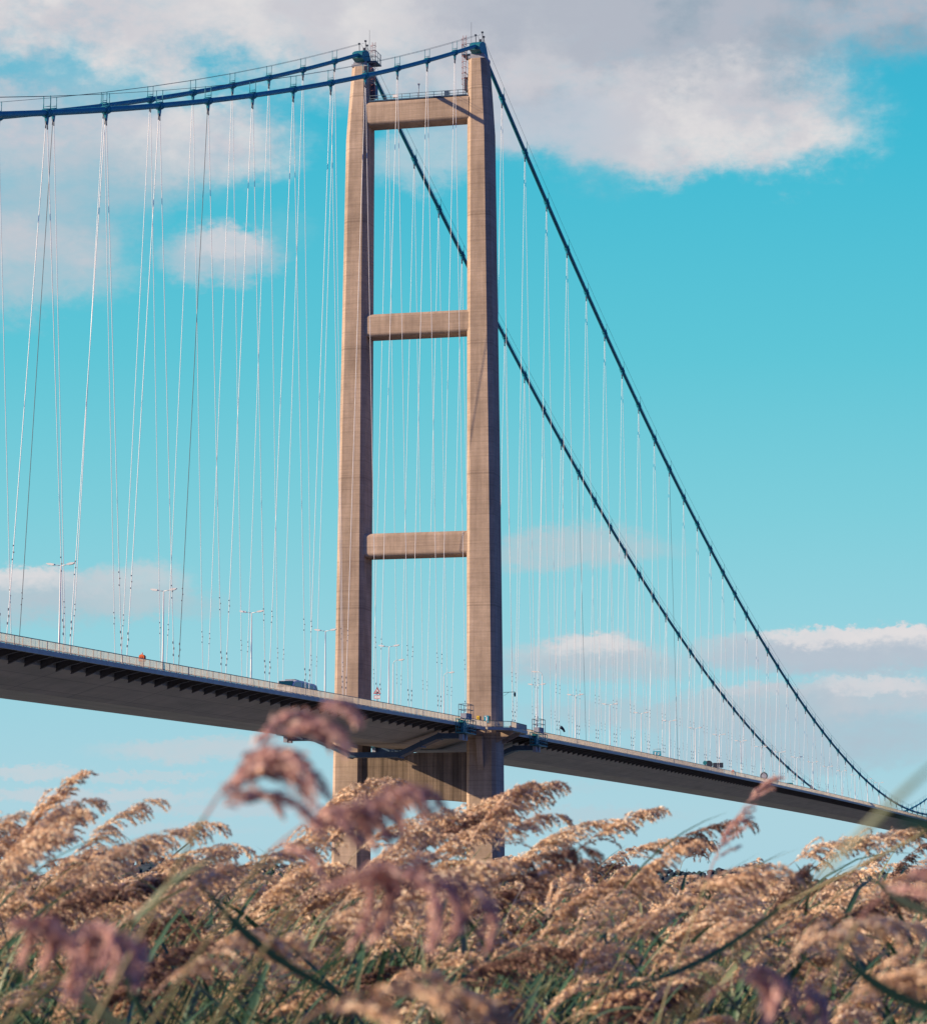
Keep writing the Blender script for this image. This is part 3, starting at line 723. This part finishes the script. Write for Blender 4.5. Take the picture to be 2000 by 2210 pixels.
round_sign(316, -11.0, 1.05, 2.5, M_black, 'large round dark road sign alone far along the main span railing', M_lead)
t = sign_root('plate_sign', 'thin teal plate sign low over the far main span railing', 362, -11.2, 'road sign'); b = MB(); b.tube([(0, -.6, 0), (0, -.6, 2.1)], .05, 5); b.tube([(0, .6, 0), (0, .6, 2.1)], .05, 5); b.build('post', M_steel, t)
b = MB(); b.box((-.06, 0, 1.95), (.06, 1.9, .45)); b.build('sign_panel', M_teal, t)
# tower-foot signs on the walkway
t = thing('notice_board', 'bright blue notice sign fixed on the near tower leg above the walkway', 'sign', (-3.52, -13.25, zp(0)-.5))
b = MB(); b.box((0, 0, 1.0), (.08, .85, 1.25)); b.build('sign_panel', M_sblue, t); b = MB(); b.box((-.06, -.05, 1.05), (.02, .22, .6)); b.box((-.06, .1, 1.5), (.02, .4, .12)); b.build('sign_symbol', M_white, t)
t = thing('warning_notice', 'small yellow notice on the near tower leg left of the blue one', 'sign', (-3.5, -11.75, zp(0)))
b = MB(); b.box((0, 0, .75), (.06, .5, .7)); b.build('sign_panel', M_yellow, t); b = MB(); b.prism([(-.02, .9), (.1, .62), (-.1, .62)], 'x', -.06, -.04); fixn(b.build('sign_symbol', M_black, t))
t = thing('tower_light', 'small dark lamp on a bracket arm at the right side of the near tower leg', 'lamp', (3.0, -14.9, zp(0)+5.6))
b = MB(); b.tube([(0, .2, 0), (0, -1.9, .05)], .05, 5); b.tube([(0, -.8, 0), (0, .1, -.6)], .03, 4); b.build('arm', M_dark, t); b = MB(); b.tube([(0, -1.85, .05), (0, -1.85, -.15), (0, -1.85, -.45), (0, -1.85, -.8)], [.05, .16, .2, .1], 8); b.build('lamp_head', M_dark, t)
# emergency telephones
def phone(x, y, label):
    t = sign_root('emergency_telephone', label, x, y, 'telephone')
    b = MB(); b.box((0, 0, .6), (.45, .42, 1.2)); b.build('post', M_steel, t)
    b = MB(); w = .34; b.prism([(-w, 1.2), (w, 1.2), (w, 1.85), (w-.12, 2.0), (.05, 2.05), (-w+.12, 2.0), (-w, 1.85)], 'x', -.3, .3); fixn(b.build('hood', M_orange, t))
    b = MB(); b.box((-.315, 0, 1.55), (.03, .34, .5)); b.box((0, -.36, 1.55), (.5, .03, .62)); b.build('door', mat('dark_orange_panel', (.45, .08, .02), .5), t)
    b = MB(); b.tube([(0, 0, 2.0), (0, 0, 2.28)], .06, 6); b.build('beacon', M_orange, t)
    return t
phone(-168.0, -12.1, 'orange emergency telephone on a grey post behind the railing at left'); phone(262, -11.5, 'distant orange emergency telephone near the dark message sign')
# the coach in the near lane
def coach():
    t = thing('coach', 'white coach with dark teal windows passing left of the far tower leg', 'coach', (-84.6, -5.0, zp(-84.6)-.70))
    prof = [(-6.9, .35), (-7.15, 1.1), (-7.0, 2.3), (-6.2, 3.2), (-4.6, 3.5), (-1.5, 3.55), (2.2, 3.45), (4.4, 3.5), (5.9, 3.3), (6.7, 2.5), (7.1, 1.3), (7.0, .35)]
    b = MB(); b.prism(prof, 'y', -1.25, 1.25); fixn(b.build('body', M_white, t))
    for s_ in (-1, 1):
        y = s_*1.27
        b = MB(); b.prism([(-6.7, 1.5), (-6.6, 2.3), (-5.9, 3.0), (-4.4, 3.25), (-2.4, 3.28), (-2.9, 1.5)], 'y', y-.02, y+.02); fixn(b.build('window', M_cwin, t))
        b = MB(); b.prism([(-1.9, 1.5), (-1.8, 3.28), (2.0, 3.15), (4.0, 3.2), (4.6, 1.5)], 'y', y-.02, y+.02); fixn(b.build('window', M_cwin, t))
        b = MB(); b.prism([(5.0, 1.5), (5.1, 3.2), (5.8, 3.05), (6.5, 2.35), (6.8, 1.5)], 'y', y-.02, y+.02); fixn(b.build('window', M_cwin, t))
        for x in (-4.6, 3.4, 4.7):
            b = MB(); b.tube([(x, s_*1.0, .5), (x, s_*1.28, .5)], .5, 18); b.build('wheel', M_tyre, t)
    b = MB(); b.prism([(5.95, 3.32), (6.74, 2.52), (7.12, 1.4), (7.17, 1.4), (6.8, 2.56), (6.0, 3.36)], 'y', -1.1, 1.1); fixn(b.build('windscreen', M_cwin, t))
    b = MB(); b.prism([(-7.06, 2.3), (-6.24, 3.22), (-6.3, 3.28), (-7.12, 2.34)], 'y', -1.1, 1.1); fixn(b.build('windscreen', M_cwin, t))
    b = MB(); b.box((-3.2, 0, 3.62), (2.2, 1.5, .16)); b.build('roof_unit', M_steel, t)
    t.scale = (.9, 1, .90)
coach()
def car(x, y, m_, label):
    t = thing('car', label, 'car', (x, y, zp(x)-.70))
    b = MB(); b.prism([(-2.1, .3), (-2.15, .8), (-1.9, .95), (-1.1, 1.05), (-.5, 1.48), (1.1, 1.5), (1.8, 1.05), (2.1, .9), (2.15, .4), (2.1, .3)], 'y', -.88, .88); fixn(b.build('body', m_, t))
    for s_ in (-1, 1):
        b = MB(); b.prism([(-.95, 1.05), (-.45, 1.4), (.3, 1.42), (.3, 1.05)], 'y', s_*.9-.015, s_*.9+.015); fixn(b.build('window', M_cwin, t))
        for q in (-1.35, 1.35):
            b = MB(); b.tube([(q, s_*.7, .32), (q, s_*.9, .32)], .32, 14); b.build('wheel', M_tyre, t)
    for s_ in (-.6, .6):
        b = MB(); b.box((2.14, s_, .8), (.05, .3, .18)); b.build('tail_light', M_red, t)
car(277, -4.5, mat('dark_teal_car_paint', (.02, .06, .09), .25), 'dark teal car roof showing above the railing right of the message sign')
car(402, -4.5, mat('maroon_car_paint', (.16, .02, .025), .25), 'dark red car far along the main span')

# ------------------------------------------------------------------ reeds
def spike_mat(name, c0, c1, c2, trans=.3):
    M = bpy.data.materials.new(name); M.use_nodes = True; h = NT(M); h.n.remove(h.n['Principled BSDF'])
    g = h.new('ShaderNodeNewGeometry'); oi = h.new('ShaderNodeObjectInfo')
    f = h.m('ADD', h.m('MULTIPLY', g.outputs['Random Per Island'], .75), h.m('MULTIPLY', oi.outputs['Random'], .25))
    c = h.ramp(f, ((.05, c0), (.5, c1), (.95, c2)))
    d = h.new('ShaderNodeBsdfDiffuse'); tr = h.new('ShaderNodeBsdfTranslucent'); h.l.new(c, d.inputs[0]); h.l.new(c, tr.inputs[0])
    mx = h.new('ShaderNodeMixShader'); mx.inputs[0].default_value = trans; h.l.new(d.outputs[0], mx.inputs[1]); h.l.new(tr.outputs[0], mx.inputs[2])
    h.l.new(mx.outputs[0], h.n['Material Output'].inputs[0]); return M
def blade_mat(name, c0, c1, trans=.25, rough=.45):
    M = bpy.data.materials.new(name); M.use_nodes = True; h = NT(M); b = h.n['Principled BSDF']
    oi = h.new('ShaderNodeObjectInfo'); g = h.new('ShaderNodeNewGeometry')
    f = h.m('ADD', h.m('MULTIPLY', g.outputs['Random Per Island'], .6), h.m('MULTIPLY', oi.outputs['Random'], .4))
    c = h.ramp(f, ((.1, c0), (.9, c1))); h.l.new(c, b.inputs['Base Color']); b.inputs['Roughness'].default_value = rough
    tr = h.new('ShaderNodeBsdfTranslucent'); h.l.new(c, tr.inputs[0]); mx = h.new('ShaderNodeMixShader'); mx.inputs[0].default_value = trans
    h.l.new(b.outputs[0], mx.inputs[1]); h.l.new(tr.outputs[0], mx.inputs[2]); h.l.new(mx.outputs[0], h.n['Material Output'].inputs[0]); return M
M_beige = spike_mat('ripe_reed_spikelets', (.56, .36, .23), (.95, .68, .46), (1.0, .90, .70), .22)
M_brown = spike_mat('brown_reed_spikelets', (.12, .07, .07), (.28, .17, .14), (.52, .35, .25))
M_purple = spike_mat('purple_reed_spikelets', (.46, .27, .28), (.76, .49, .45), (.92, .70, .58), .4)
M_leafg = blade_mat('reed_leaf', (.014, .058, .042), (.075, .165, .09))
M_leafp = blade_mat('pale_reed_leaf', (.13, .19, .12), (.26, .30, .17))
M_stem = blade_mat('reed_stem', (.16, .17, .07), (.34, .28, .12), .1)
WIND = (Rt*0.93 + Vector((F.x, F.y, 0))*0.25).normalized()          # the wind leans everything to the right

def plume_geo(rs, Lp=.34, nb=38, per=26, droop=1.0, lean=.75, open_=1.0, sz=1.0, spread=1.0):
    """a one-sided drooping panicle: rachis along +Z bending to +X; returns spikelet quads and a thin rachis"""
    V = []; Q = []
    def rach(t):                                                      # rachis curve in local space
        a0, a1 = .0, lean; s = t*Lp; a = a0+(a1-a0)*t*.5
        return np.array([math.sin(a)*s, .0, math.cos(a)*s])
    def tang(t):
        a = lean*t; return np.array([math.sin(a), 0, math.cos(a)])
    segs = []
    tt = np.sort(rs.rand(nb)**.8)*.96
    for t in tt:
        p = rach(t); T = tang(t); ln = Lp*(.46-.30*t)*(.6+.7*rs.rand())*open_
        az_ = rs.rand()*2*math.pi; sp = (.14+.34*rs.rand())*spread
        side = np.array([math.cos(az_)*.7+.55, math.sin(az_)*.9, 0]); side /= np.linalg.norm(side)+1e-9
        d = T*math.cos(sp)+side*math.sin(sp); d /= np.linalg.norm(d)
        n = max(7, int(per*ln/(Lp*.36))); q = p.copy(); st = ln/n
        for i in range(n):                                            # one strand: a dense drooping tassel
            u = (i+1)/n
            dd = d+np.array([.5*u, 0, -1.15*u*u*droop]); dd /= np.linalg.norm(dd); q = q+dd*st
            if u < .14: continue
            for _ in range(3 if .3 < u < .9 else 2):
                segs.append((q+rs.randn(3)*.0028*sz*(1.15-.5*u), dd))
    for p, d in segs:
        o = len(V); l = (.0095+.0075*rs.rand())*sz; w = (.0016+.0018*rs.rand())*sz
        d = d+rs.randn(3)*.24+np.array([.06, 0, -.16]); d /= np.linalg.norm(d)
        s = np.cross(d, rs.randn(3)); s /= np.linalg.norm(s)+1e-9; e = np.cross(d, s)*w*.9
        V += [p, p+d*l*.45+s*w+e, p+d*l, p+d*l*.45-s*w+e]; Q += [(o, o+1, o+2, o+3)]
    # rachis as a thin 3-sided tube of quads
    k = 9; o = len(V)
    for i in range(k):
        p = rach(i/(k-1)); r = .0022*(1-.7*i/(k-1))
        for j in range(3): V.append(p+np.array([math.cos(2.09*j), math.sin(2.09*j), 0])*r)
    for i in range(k-1):
        for j in range(3): Q.append((o+i*3+j, o+i*3+(j+1) % 3, o+(i+1)*3+(j+1) % 3, o+(i+1)*3+j))
    return np.array(V), np.array(Q), len(segs)
def leaf_geo(rs, Ln, w, lean0, lean1, fold=.35, k=10):
    """a blade arching from its base towards +X"""
    V = []; p = np.zeros(3); st = Ln/(k-1); tw = (rs.rand()-.5)*1.2
    for i in range(k):
        t = i/(k-1); a = lean0+(lean1-lean0)*t**1.3; ww = w*(.55+1.6*t-2.15*t*t if t < .45 else .845*(1-((t-.45)/.55)**1.7))
        ww = max(ww, w*.03); s = np.array([-math.cos(a)*math.sin(tw*t), math.cos(tw*t), math.sin(a)*math.sin(tw*t)]); n = np.array([-math.cos(a), 0, math.sin(a)])
        V += [p-s*ww/2+n*ww*fold*.5, p, p+s*ww/2+n*ww*fold*.5]; p = p+np.array([math.sin(a), 0, math.cos(a)])*st
    Q = []
    for i in range(k-1): Q += [(i*3, i*3+1, i*3+4, i*3+3), (i*3+1, i*3+2, i*3+5, i*3+4)]
    return np.array(V), np.array(Q)
def stem_geo(H, lean, r=.0042, k=9):
    """stem from the ground, bending to +X near the top; ends at the plume's base"""
    V = []; pts = []
    p = np.zeros(3); st = H/(k-1)
    for i in range(k):
        t = i/(k-1); a = lean*t**1.6; pts.append(p.copy())
        for j in range(4): V.append(p+np.array([math.cos(math.pi/2*j), math.sin(math.pi/2*j), 0])*r*(1-.45*t))
        p = p+np.array([math.sin(a), 0, math.cos(a)])*st
    Q = [(i*4+j, i*4+(j+1) % 4, (i+1)*4+(j+1) % 4, (i+1)*4+j) for i in range(k-1) for j in range(4)]
    return np.array(V), np.array(Q), pts, lean
rs = np.random.RandomState(11)
STEMS = []
for i, ln in enumerate((.45, .6, .75, .9)):
    V, Q, pts, le = stem_geo(2.1, ln); STEMS.append((fast_mesh('#stem', V, Q, M_stem), pts, le))
def set_name(me, n): me.name = n; return me
for s_ in STEMS: set_name(s_[0], 'reed_stem')
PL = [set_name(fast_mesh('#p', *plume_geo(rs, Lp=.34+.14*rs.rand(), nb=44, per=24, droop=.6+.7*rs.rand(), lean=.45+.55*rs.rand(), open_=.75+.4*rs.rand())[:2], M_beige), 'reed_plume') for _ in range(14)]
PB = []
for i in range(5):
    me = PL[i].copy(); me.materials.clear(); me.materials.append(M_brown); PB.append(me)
LV = [set_name(fast_mesh('#l', *leaf_geo(rs, .36+.26*rs.rand(), .012+.011*rs.rand(), .2+.3*rs.rand(), 1.0+.9*rs.rand()), M_leafg), 'reed_leaf') for _ in range(10)]
LP_ = []
for i in range(4):
    me = LV[i].copy(); me.materials.clear(); me.materials.append(M_leafp); LP_.append(me)
HUB = Vector((CAMP.x, CAMP.y, 0)); GZ = 1.0
WA = math.atan2(WIND.y, WIND.x)
def reed(base, H, si, pm, tilt, rz, label, group=None, nl=5, rnd_=None, scale=1.0, droop=None):
    q = rnd_ or rnd
    t = thing('reed', label, 'reed', base, rz, group); t.scale = (1, 1, 1)
    me, pts, le = STEMS[si]; k = H/2.1
    st = link('stem', me, t); st.scale = (k, k, k)
    top = pts[-1]*k
    p = link('plume', pm, t, tuple(top)); p.rotation_euler = (q.uniform(-.2, .2), tilt, q.uniform(-.45, .45)); p.scale = (scale,)*3
    for i in range(nl):
        f = .45+.50*(i+q.random()*.6)/nl; j = min(8, int(f*8)); pp = pts[j]*k
        lf = link('leaf', q.choice(LV if q.random() < .78 else LP_), t, tuple(pp)); lf.rotation_euler = (q.uniform(-.4, .4), q.uniform(-.1, .35), q.choice((0, 0, 0, 0, math.pi))+q.uniform(-.8, .8)); s_ = q.uniform(.75, 1.25); lf.scale = (s_,)*3
    return t
def top_of(H, si):
    me, pts, le = STEMS[si]; return pts[-1]*(H/2.1)
def place(u, v, D, si, rz, dz=0.):
    """base position and stem length so that the plume's foot stands at photograph pixel u, v, D metres off"""
    P = pix(u, v, D); H = 2.0
    for _ in range(12):
        tp = top_of(H, si); H += ((P.z-GZ)-tp[2])/max(.4, tp[2]/H)
    tp = top_of(H, si); c, s_ = math.cos(rz), math.sin(rz)
    return Vector((P.x-(tp[0]*c), P.y-(tp[0]*s_), GZ)), H
SKL = [(-200, 1760), (0, 1760), (60, 1720), (130, 1790), (250, 1830), (330, 1850), (400, 1850), (470, 1880), (560, 1890), (640, 1850), (760, 1770), (900, 1790), (1000, 1800), (1120, 1790), (1220, 1850), (1330, 1850), (1450, 1880), (1530, 1850), (1620, 1880), (1700, 1890), (1800, 1860), (1900, 1830), (2000, 1810), (2200, 1800)]
sku = np.array([a for a, c in SKL]); skv = np.array([c for a, c in SKL])
GRP = 'beige reeds massed in the foreground bed'
LAB = 'beige feathered reed crowded among the others in the foreground bed'
# reeds that stand out against the sky, left to right: (foot u, v, distance, stem, plume scale, tilt, label, brown)
STAND = [
 (-10, 1880, 11, 1, 1.05, .40, 'tall ragged beige reed standing up at the left edge of the photo', 0),
 (45, 1835, 12, 0, .95, .15, 'slender upright reed tip rising highest in the left corner', 0),
 (160, 1860, 12.5, 1, .95, .35, 'beige reed plume nodding just right of the tall left corner reeds', 0),
 (255, 1885, 12, 2, 1.0, .55, 'full beige reed plume left of the dark hill', 0),
 (300, 1900, 13, 2, 1.05, .7, 'broad beige reed plume leaning right in front of the dark hill', 0),
 (640, 1850, 13, 1, .95, .45, 'beige reed plume below the left end of the blue gantry', 0),
 (690, 1840, 12, 2, 1.1, .5, 'thick beige reed plume at the foot of the far tower leg', 0),
 (740, 1800, 13, 1, 1.0, .45, 'pale beige reed plume rising in front of the arched beam', 0),
 (820, 1860, 13.5, 2, 1.0, .55, 'beige reed plume hanging under the arched beam', 0),
 (585, 1870, 13, 2, 1.05, .55, 'beige reed plume standing between the dark hill and the far tower leg', 0),
 (705, 1815, 14, 1, 1.0, .5, 'beige reed plume overlapping the shaded side of the far tower leg', 0),
 (668, 1785, 14, 1, 1.05, .5, 'beige reed plume before the sunlit face of the far tower leg', 0),
 (760, 1850, 13.5, 2, 1.1, .55, 'beige reed plume between the legs, just right of the far one', 0),
 (985, 1800, 14, 1, 1.1, .5, 'beige reed plume before the lit foot of the near tower leg', 0),
 (1040, 1795, 13.5, 2, 1.1, .55, 'beige reed plume crossing the shaded side of the near tower leg', 0),
 (905, 1830, 14, 2, 1.1, .55, 'beige reed plume directly under the right end of the arched beam', 0),
 (960, 1850, 13, 2, 1.1, .5, 'bushy beige reed plume covering the left edge of the near tower leg', 0),
 (1110, 1870, 13, 2, 1.1, .55, 'beige reed plume low under the main span just right of the tower', 0),
 (880, 1860, 12.5, 2, 1.1, .6, 'dark brown reed plume left of the near tower leg', 1),
 (1010, 1830, 12, 2, 1.15, .45, 'large beige reed plume at the foot of the near tower leg', 0),
 (1060, 1840, 12.5, 3, 1.0, .6, 'beige reed plume pointing right beside the near tower leg', 0),
 (1240, 1845, 13, 3, 1.1, .6, 'long beige reed plume stretched right below the main span', 0),
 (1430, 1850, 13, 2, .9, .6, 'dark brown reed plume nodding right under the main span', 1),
 (1330, 1860, 14, 3, .95, .75, 'beige reed plume arching over a patch of dark hill', 0),
 (1700, 1870, 14, 3, .95, .75, 'flat beige reed plume right of the spiky purple reed', 0),
 (1800, 1850, 14, 3, 1.0, .8, 'beige reed plume sweeping right along the skyline', 0),
 (1880, 1830, 13, 3, 1.0, .8, 'beige reed plume arching in front of the deck at right', 0),
]
q2 = random.Random(5)
for (u, v, D, si, sc, ti, lab, br) in STAND:
    rz = WA+q2.uniform(-.25, .25); bs, H = place(u, v, D, si, rz); reed(bs, H, si, (PB if br else PL)[q2.randrange(5)], ti+.12, rz, lab, None, 3, q2, sc*1.12)
# the mass of reeds
cnt = 0; tries = 0
while cnt < 235 and tries < 5000:
    tries += 1
    u = q2.uniform(-170, 2120); D = q2.choice((q2.uniform(8.5, 13), q2.uniform(10, 16), q2.uniform(13, 21)))
    lo = np.interp(u, sku, skv)+80
    v = lo+(2330-lo)*q2.random()**.95
    v += 40 if D < 10 else 0
    if D > 13 and v > 2120: continue
    if pix(u, v, D).z-GZ < 1.2: continue
    si = q2.choice((1, 2, 2, 3)); rz = WA+q2.uniform(-.5, .5); bs, H = place(u, v, D, si, rz)
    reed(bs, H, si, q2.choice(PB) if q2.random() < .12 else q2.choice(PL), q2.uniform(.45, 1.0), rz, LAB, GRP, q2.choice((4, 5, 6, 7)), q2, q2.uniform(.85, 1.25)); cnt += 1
# near, blurred reeds
def near_plume(name_seed, Lp, nb, per, droop, lean, open_, m_, sz, spread):
    return set_name(fast_mesh('#p', *plume_geo(np.random.RandomState(name_seed), Lp, nb, per, droop, lean, open_, sz, spread)[:2], m_), 'reed_plume')
def NP(seed, Lp, nb, droop, lean, open_, m_, sz=1.0, spread=1.5): return near_plume(seed, Lp, nb, 26, droop, lean, open_, m_, sz, spread)
NEAR = [
 (440, 1765, 3.3, 1, NP(21, .20, 16, 1.3, .7, 1.35, M_purple), .50, 'blurred purple reed plume rising highest in front of the far tower leg'),
 (580, 1840, 3.5, 2, NP(22, .20, 15, 1.0, .7, 1.3, M_purple), .80, 'blurred purple reed plume stretched across the arched beam'),
 (640, 1950, 3.3, 2, NP(23, .21, 12, 2.4, 1.3, 1.7, M_purple), .85, 'blurred reddish reed plume with hanging tassels low in the middle'),
 (-70, 2040, 3.1, 2, NP(24, .17, 10, 2.2, 1.3, 1.6, M_purple), .9, 'blurred pink reed plume drooping in the bottom left corner'),
 (130, 2050, 3.3, 2, NP(25, .12, 7, 2.2, 1.2, 1.6, M_purple), .9, 'smaller blurred pink reed plume beside the bottom left corner'),
 (1520, 2160, 3.3, 2, NP(26, .18, 10, 2.0, 1.4, 1.6, M_purple), .9, 'blurred purple reed plume at the bottom edge right of the middle'),
 (1850, 1990, 3.8, 1, NP(27, .17, 11, 1.0, .9, 1.3, M_purple), .6, 'blurred reddish reed plume near the right edge'),
 (1525, 1900, 6.5, 0, NP(28, .25, 13, .25, .45, 1.0, M_purple, .8, 1.0), .30, 'thin spiky reed plume with an orange tip crossing the bridge deck'),
 (640, 2215, 3.3, 3, NP(29, .24, 16, .8, 1.2, 1.2, M_beige), .9, 'blurred beige reed plume lying along the bottom edge'),
 (1690, 2090, 5.0, 3, NP(30, .27, 30, .9, 1.1, 1.1, M_beige, .9, 1.1), .75, 'soft beige reed plume at the lower right'),
 (1800, 2190, 4.6, 3, NP(31, .27, 30, 1.0, 1.1, 1.1, M_beige, .9, 1.1), .75, 'soft beige reed plume in the bottom right corner'),
 (330, 2150, 5.2, 2, NP(32, .27, 28, .9, 1.0, 1.1, M_beige, .9, 1.1), .7, 'soft beige reed plume low at the left between the pink ones'),
]
for (u, v, D, si, pm, ti, lab) in NEAR:
    rz = WA+q2.uniform(-.12, .12); bs, H = place(u, v, D, si, rz); reed(bs, H, si, pm, ti, rz, lab, None, 2, q2, 1.0)
# near, blurred blades, each on a plumeless young reed
BL = [((2060, 1610), (1770, 1890), 2.0, .005, M_leafp, 'blurred pale green reed blade slanting across the deck at the right edge'),
      ((265, 2010), (330, 2230), 4.2, .016, M_leafg, 'blurred dark reed blade hanging at the lower left'),
      ((420, 1895), (740, 2150), 4.6, .016, M_leafg, 'blurred grey green reed blade slanting down right of the dark hill'),
      ((470, 1850), (290, 1990), 4.0, .009, M_leafp, 'blurred pale reed blade bent over the small dark hill'),
      ((1790, 2040), (2040, 2190), 4.4, .016, M_leafg, 'blurred dark reed blade slanting into the bottom right corner'),
      ((1880, 1890), (2040, 1980), 4.4, .013, M_leafp, 'blurred grey green blade before the reddish plume at right'),
      ((1330, 2140), (1680, 1960), 6.0, .014, M_leafg, 'long green reed blade rising to the right in the lower middle'),
      ((1925, 1765), (2090, 1800), 2.1, .012, M_leafg, 'blurred dark green blade tip at the right edge over the end of the deck'),
      ((150, 2110), (290, 2230), 4.2, .018, M_leafp, 'blurred pale blade in the lower left corner')]
def blade(pa, pb, D, w, m_, label):
    A = pix(*pa, D); B_ = pix(*pb, D*1.02); t = thing('reed_shoot', label, 'reed', (B_.x, B_.y, GZ))
    rs_ = np.random.RandomState(int(pa[0]) % 97); V = []; k = 14; d = A-B_; s0 = d.cross(Vector((F.x, F.y, 0))).normalized(); up = Vector((0, 0, 1))
    bend = (.02 if D < 2.5 else .10)*d.length
    for i in range(k):
        s_ = i/(k-1); p = B_+d*s_+s0*bend*math.sin(math.pi*s_)*.6; ww = w*(.75+.7*s_ if s_ < .4 else 1.03*(1-((s_-.4)/.6)**2)+.02)
        nn = (s0*.8+Vector((F.x, F.y, 0))*.45*math.cos(s_*2)).normalized(); fo = Vector((F.x, F.y, 0))*ww*.2
        for q in (-.5, 0, .5): V.append(p+nn*ww*q+fo*abs(q)*2-t.location)
    Q = []
    for i in range(k-1): Q += [(i*3, i*3+1, i*3+4, i*3+3), (i*3+1, i*3+2, i*3+5, i*3+4)]
    fast_mesh('blade', np.array([tuple(x) for x in V]), np.array(Q), m_, t)
    d2 = -d.normalized(); g0 = (B_-t.location); g2 = g0+d2*min(2.6, g0.z/max(.15, -d2.z)); b = MB(); kr = .4 if D < 2.5 else 1; b.tube([tuple(g2), tuple((g0+g2)/2), tuple(g0)], [.004*kr, .004*kr, .003*kr], 5); b.build('stem', M_stem, t)
for a in BL: blade(*a)
# the uncountable rest of the bed: leaves, stems and farther plumes as one mass
def bed():
    rs = np.random.RandomState(77); VV = []; QQ = []; MI = []; off = 0
    lv = [leaf_geo(rs, .40+.35*rs.rand(), .016+.012*rs.rand(), .1+.35*rs.rand(), .8+1.1*rs.rand(), k=7) for _ in range(12)]
    pv = [plume_geo(rs, .34+.12*rs.rand(), 32, 12, .6+.6*rs.rand(), .5+.5*rs.rand(), .8+.3*rs.rand(), 1.5)[:2] for _ in range(8)]
    sv = [stem_geo(2.0, .5+.4*rs.rand(), .0045, 7) for _ in range(4)]
    def put(V, Q, mi, T, rz, ry, s_):
        nonlocal off
        c, s = math.cos(ry), math.sin(ry); Y = np.array([[c, 0, s], [0, 1, 0], [-s, 0, c]]); c, s = math.cos(rz), math.sin(rz); Z = np.array([[c, -s, 0], [s, c, 0], [0, 0, 1]])
        P = (V*s_) @ (Z @ Y).T+T; VV.append(P); QQ.append(Q+off); MI.append(np.full(len(Q), mi)); off += len(P)
    wa = WA
    for k in range(3300):                                             # leafy shoots
        D = 9+17*rs.rand()**.8; a = YAW+R(-15+30*rs.rand() if k % 3 else rs.choice([-1, 1])*(15+11*rs.rand())); x, y = CAMP.x+D*math.cos(a), CAMP.y+D*math.sin(a)
        hmax = 1.84+.014*(D-8)+.10*rs.randn()
        for q in range(5):
            h = hmax*(.55+.45*rs.rand()); V, Q = lv[rs.randint(12)]
            put(V, Q, 0 if rs.rand() < .8 else 1, np.array([x+.08*rs.randn(), y+.08*rs.randn(), GZ+h-.35]), wa+rs.randn()*.9+(math.pi if rs.rand() < .2 else 0), .1+.35*rs.rand(), .8+.6*rs.rand())
        if k % 2 == 0:
            V, Q, pts, le = sv[rs.randint(4)]; put(V, Q, 2, np.array([x, y, GZ]), wa+rs.randn()*.4, 0, hmax/2.05)
    for k in range(2250):                                              # farther plumes
        D = 12+26*rs.rand()**.9; a = YAW+R(-15+30*rs.rand() if k % 3 else rs.choice([-1, 1])*(15+11*rs.rand())); x, y = CAMP.x+D*math.cos(a), CAMP.y+D*math.sin(a)
        H = 1.77+.014*(D-14)+.15*rs.randn(); V, Q, pts, le = sv[rs.randint(4)]; s_ = H/2.0; rz = wa+rs.randn()*.35
        put(V, Q, 2, np.array([x, y, GZ]), rz, 0, s_)
        tp = pts[-1]*s_; T = np.array([x+tp[0]*math.cos(rz), y+tp[0]*math.sin(rz), GZ+tp[2]])
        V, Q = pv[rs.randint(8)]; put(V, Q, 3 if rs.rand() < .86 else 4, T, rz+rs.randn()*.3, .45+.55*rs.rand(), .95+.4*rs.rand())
    o = fast_mesh('reed_bed', np.concatenate(VV), np.concatenate(QQ), [M_leafg, M_leafp, M_stem, M_beige, M_brown], None, np.concatenate(MI))
    tag(o, 'dense green leaves, stems and farther plumes of the reed bed', 'reed bed', kind='stuff')
bed()
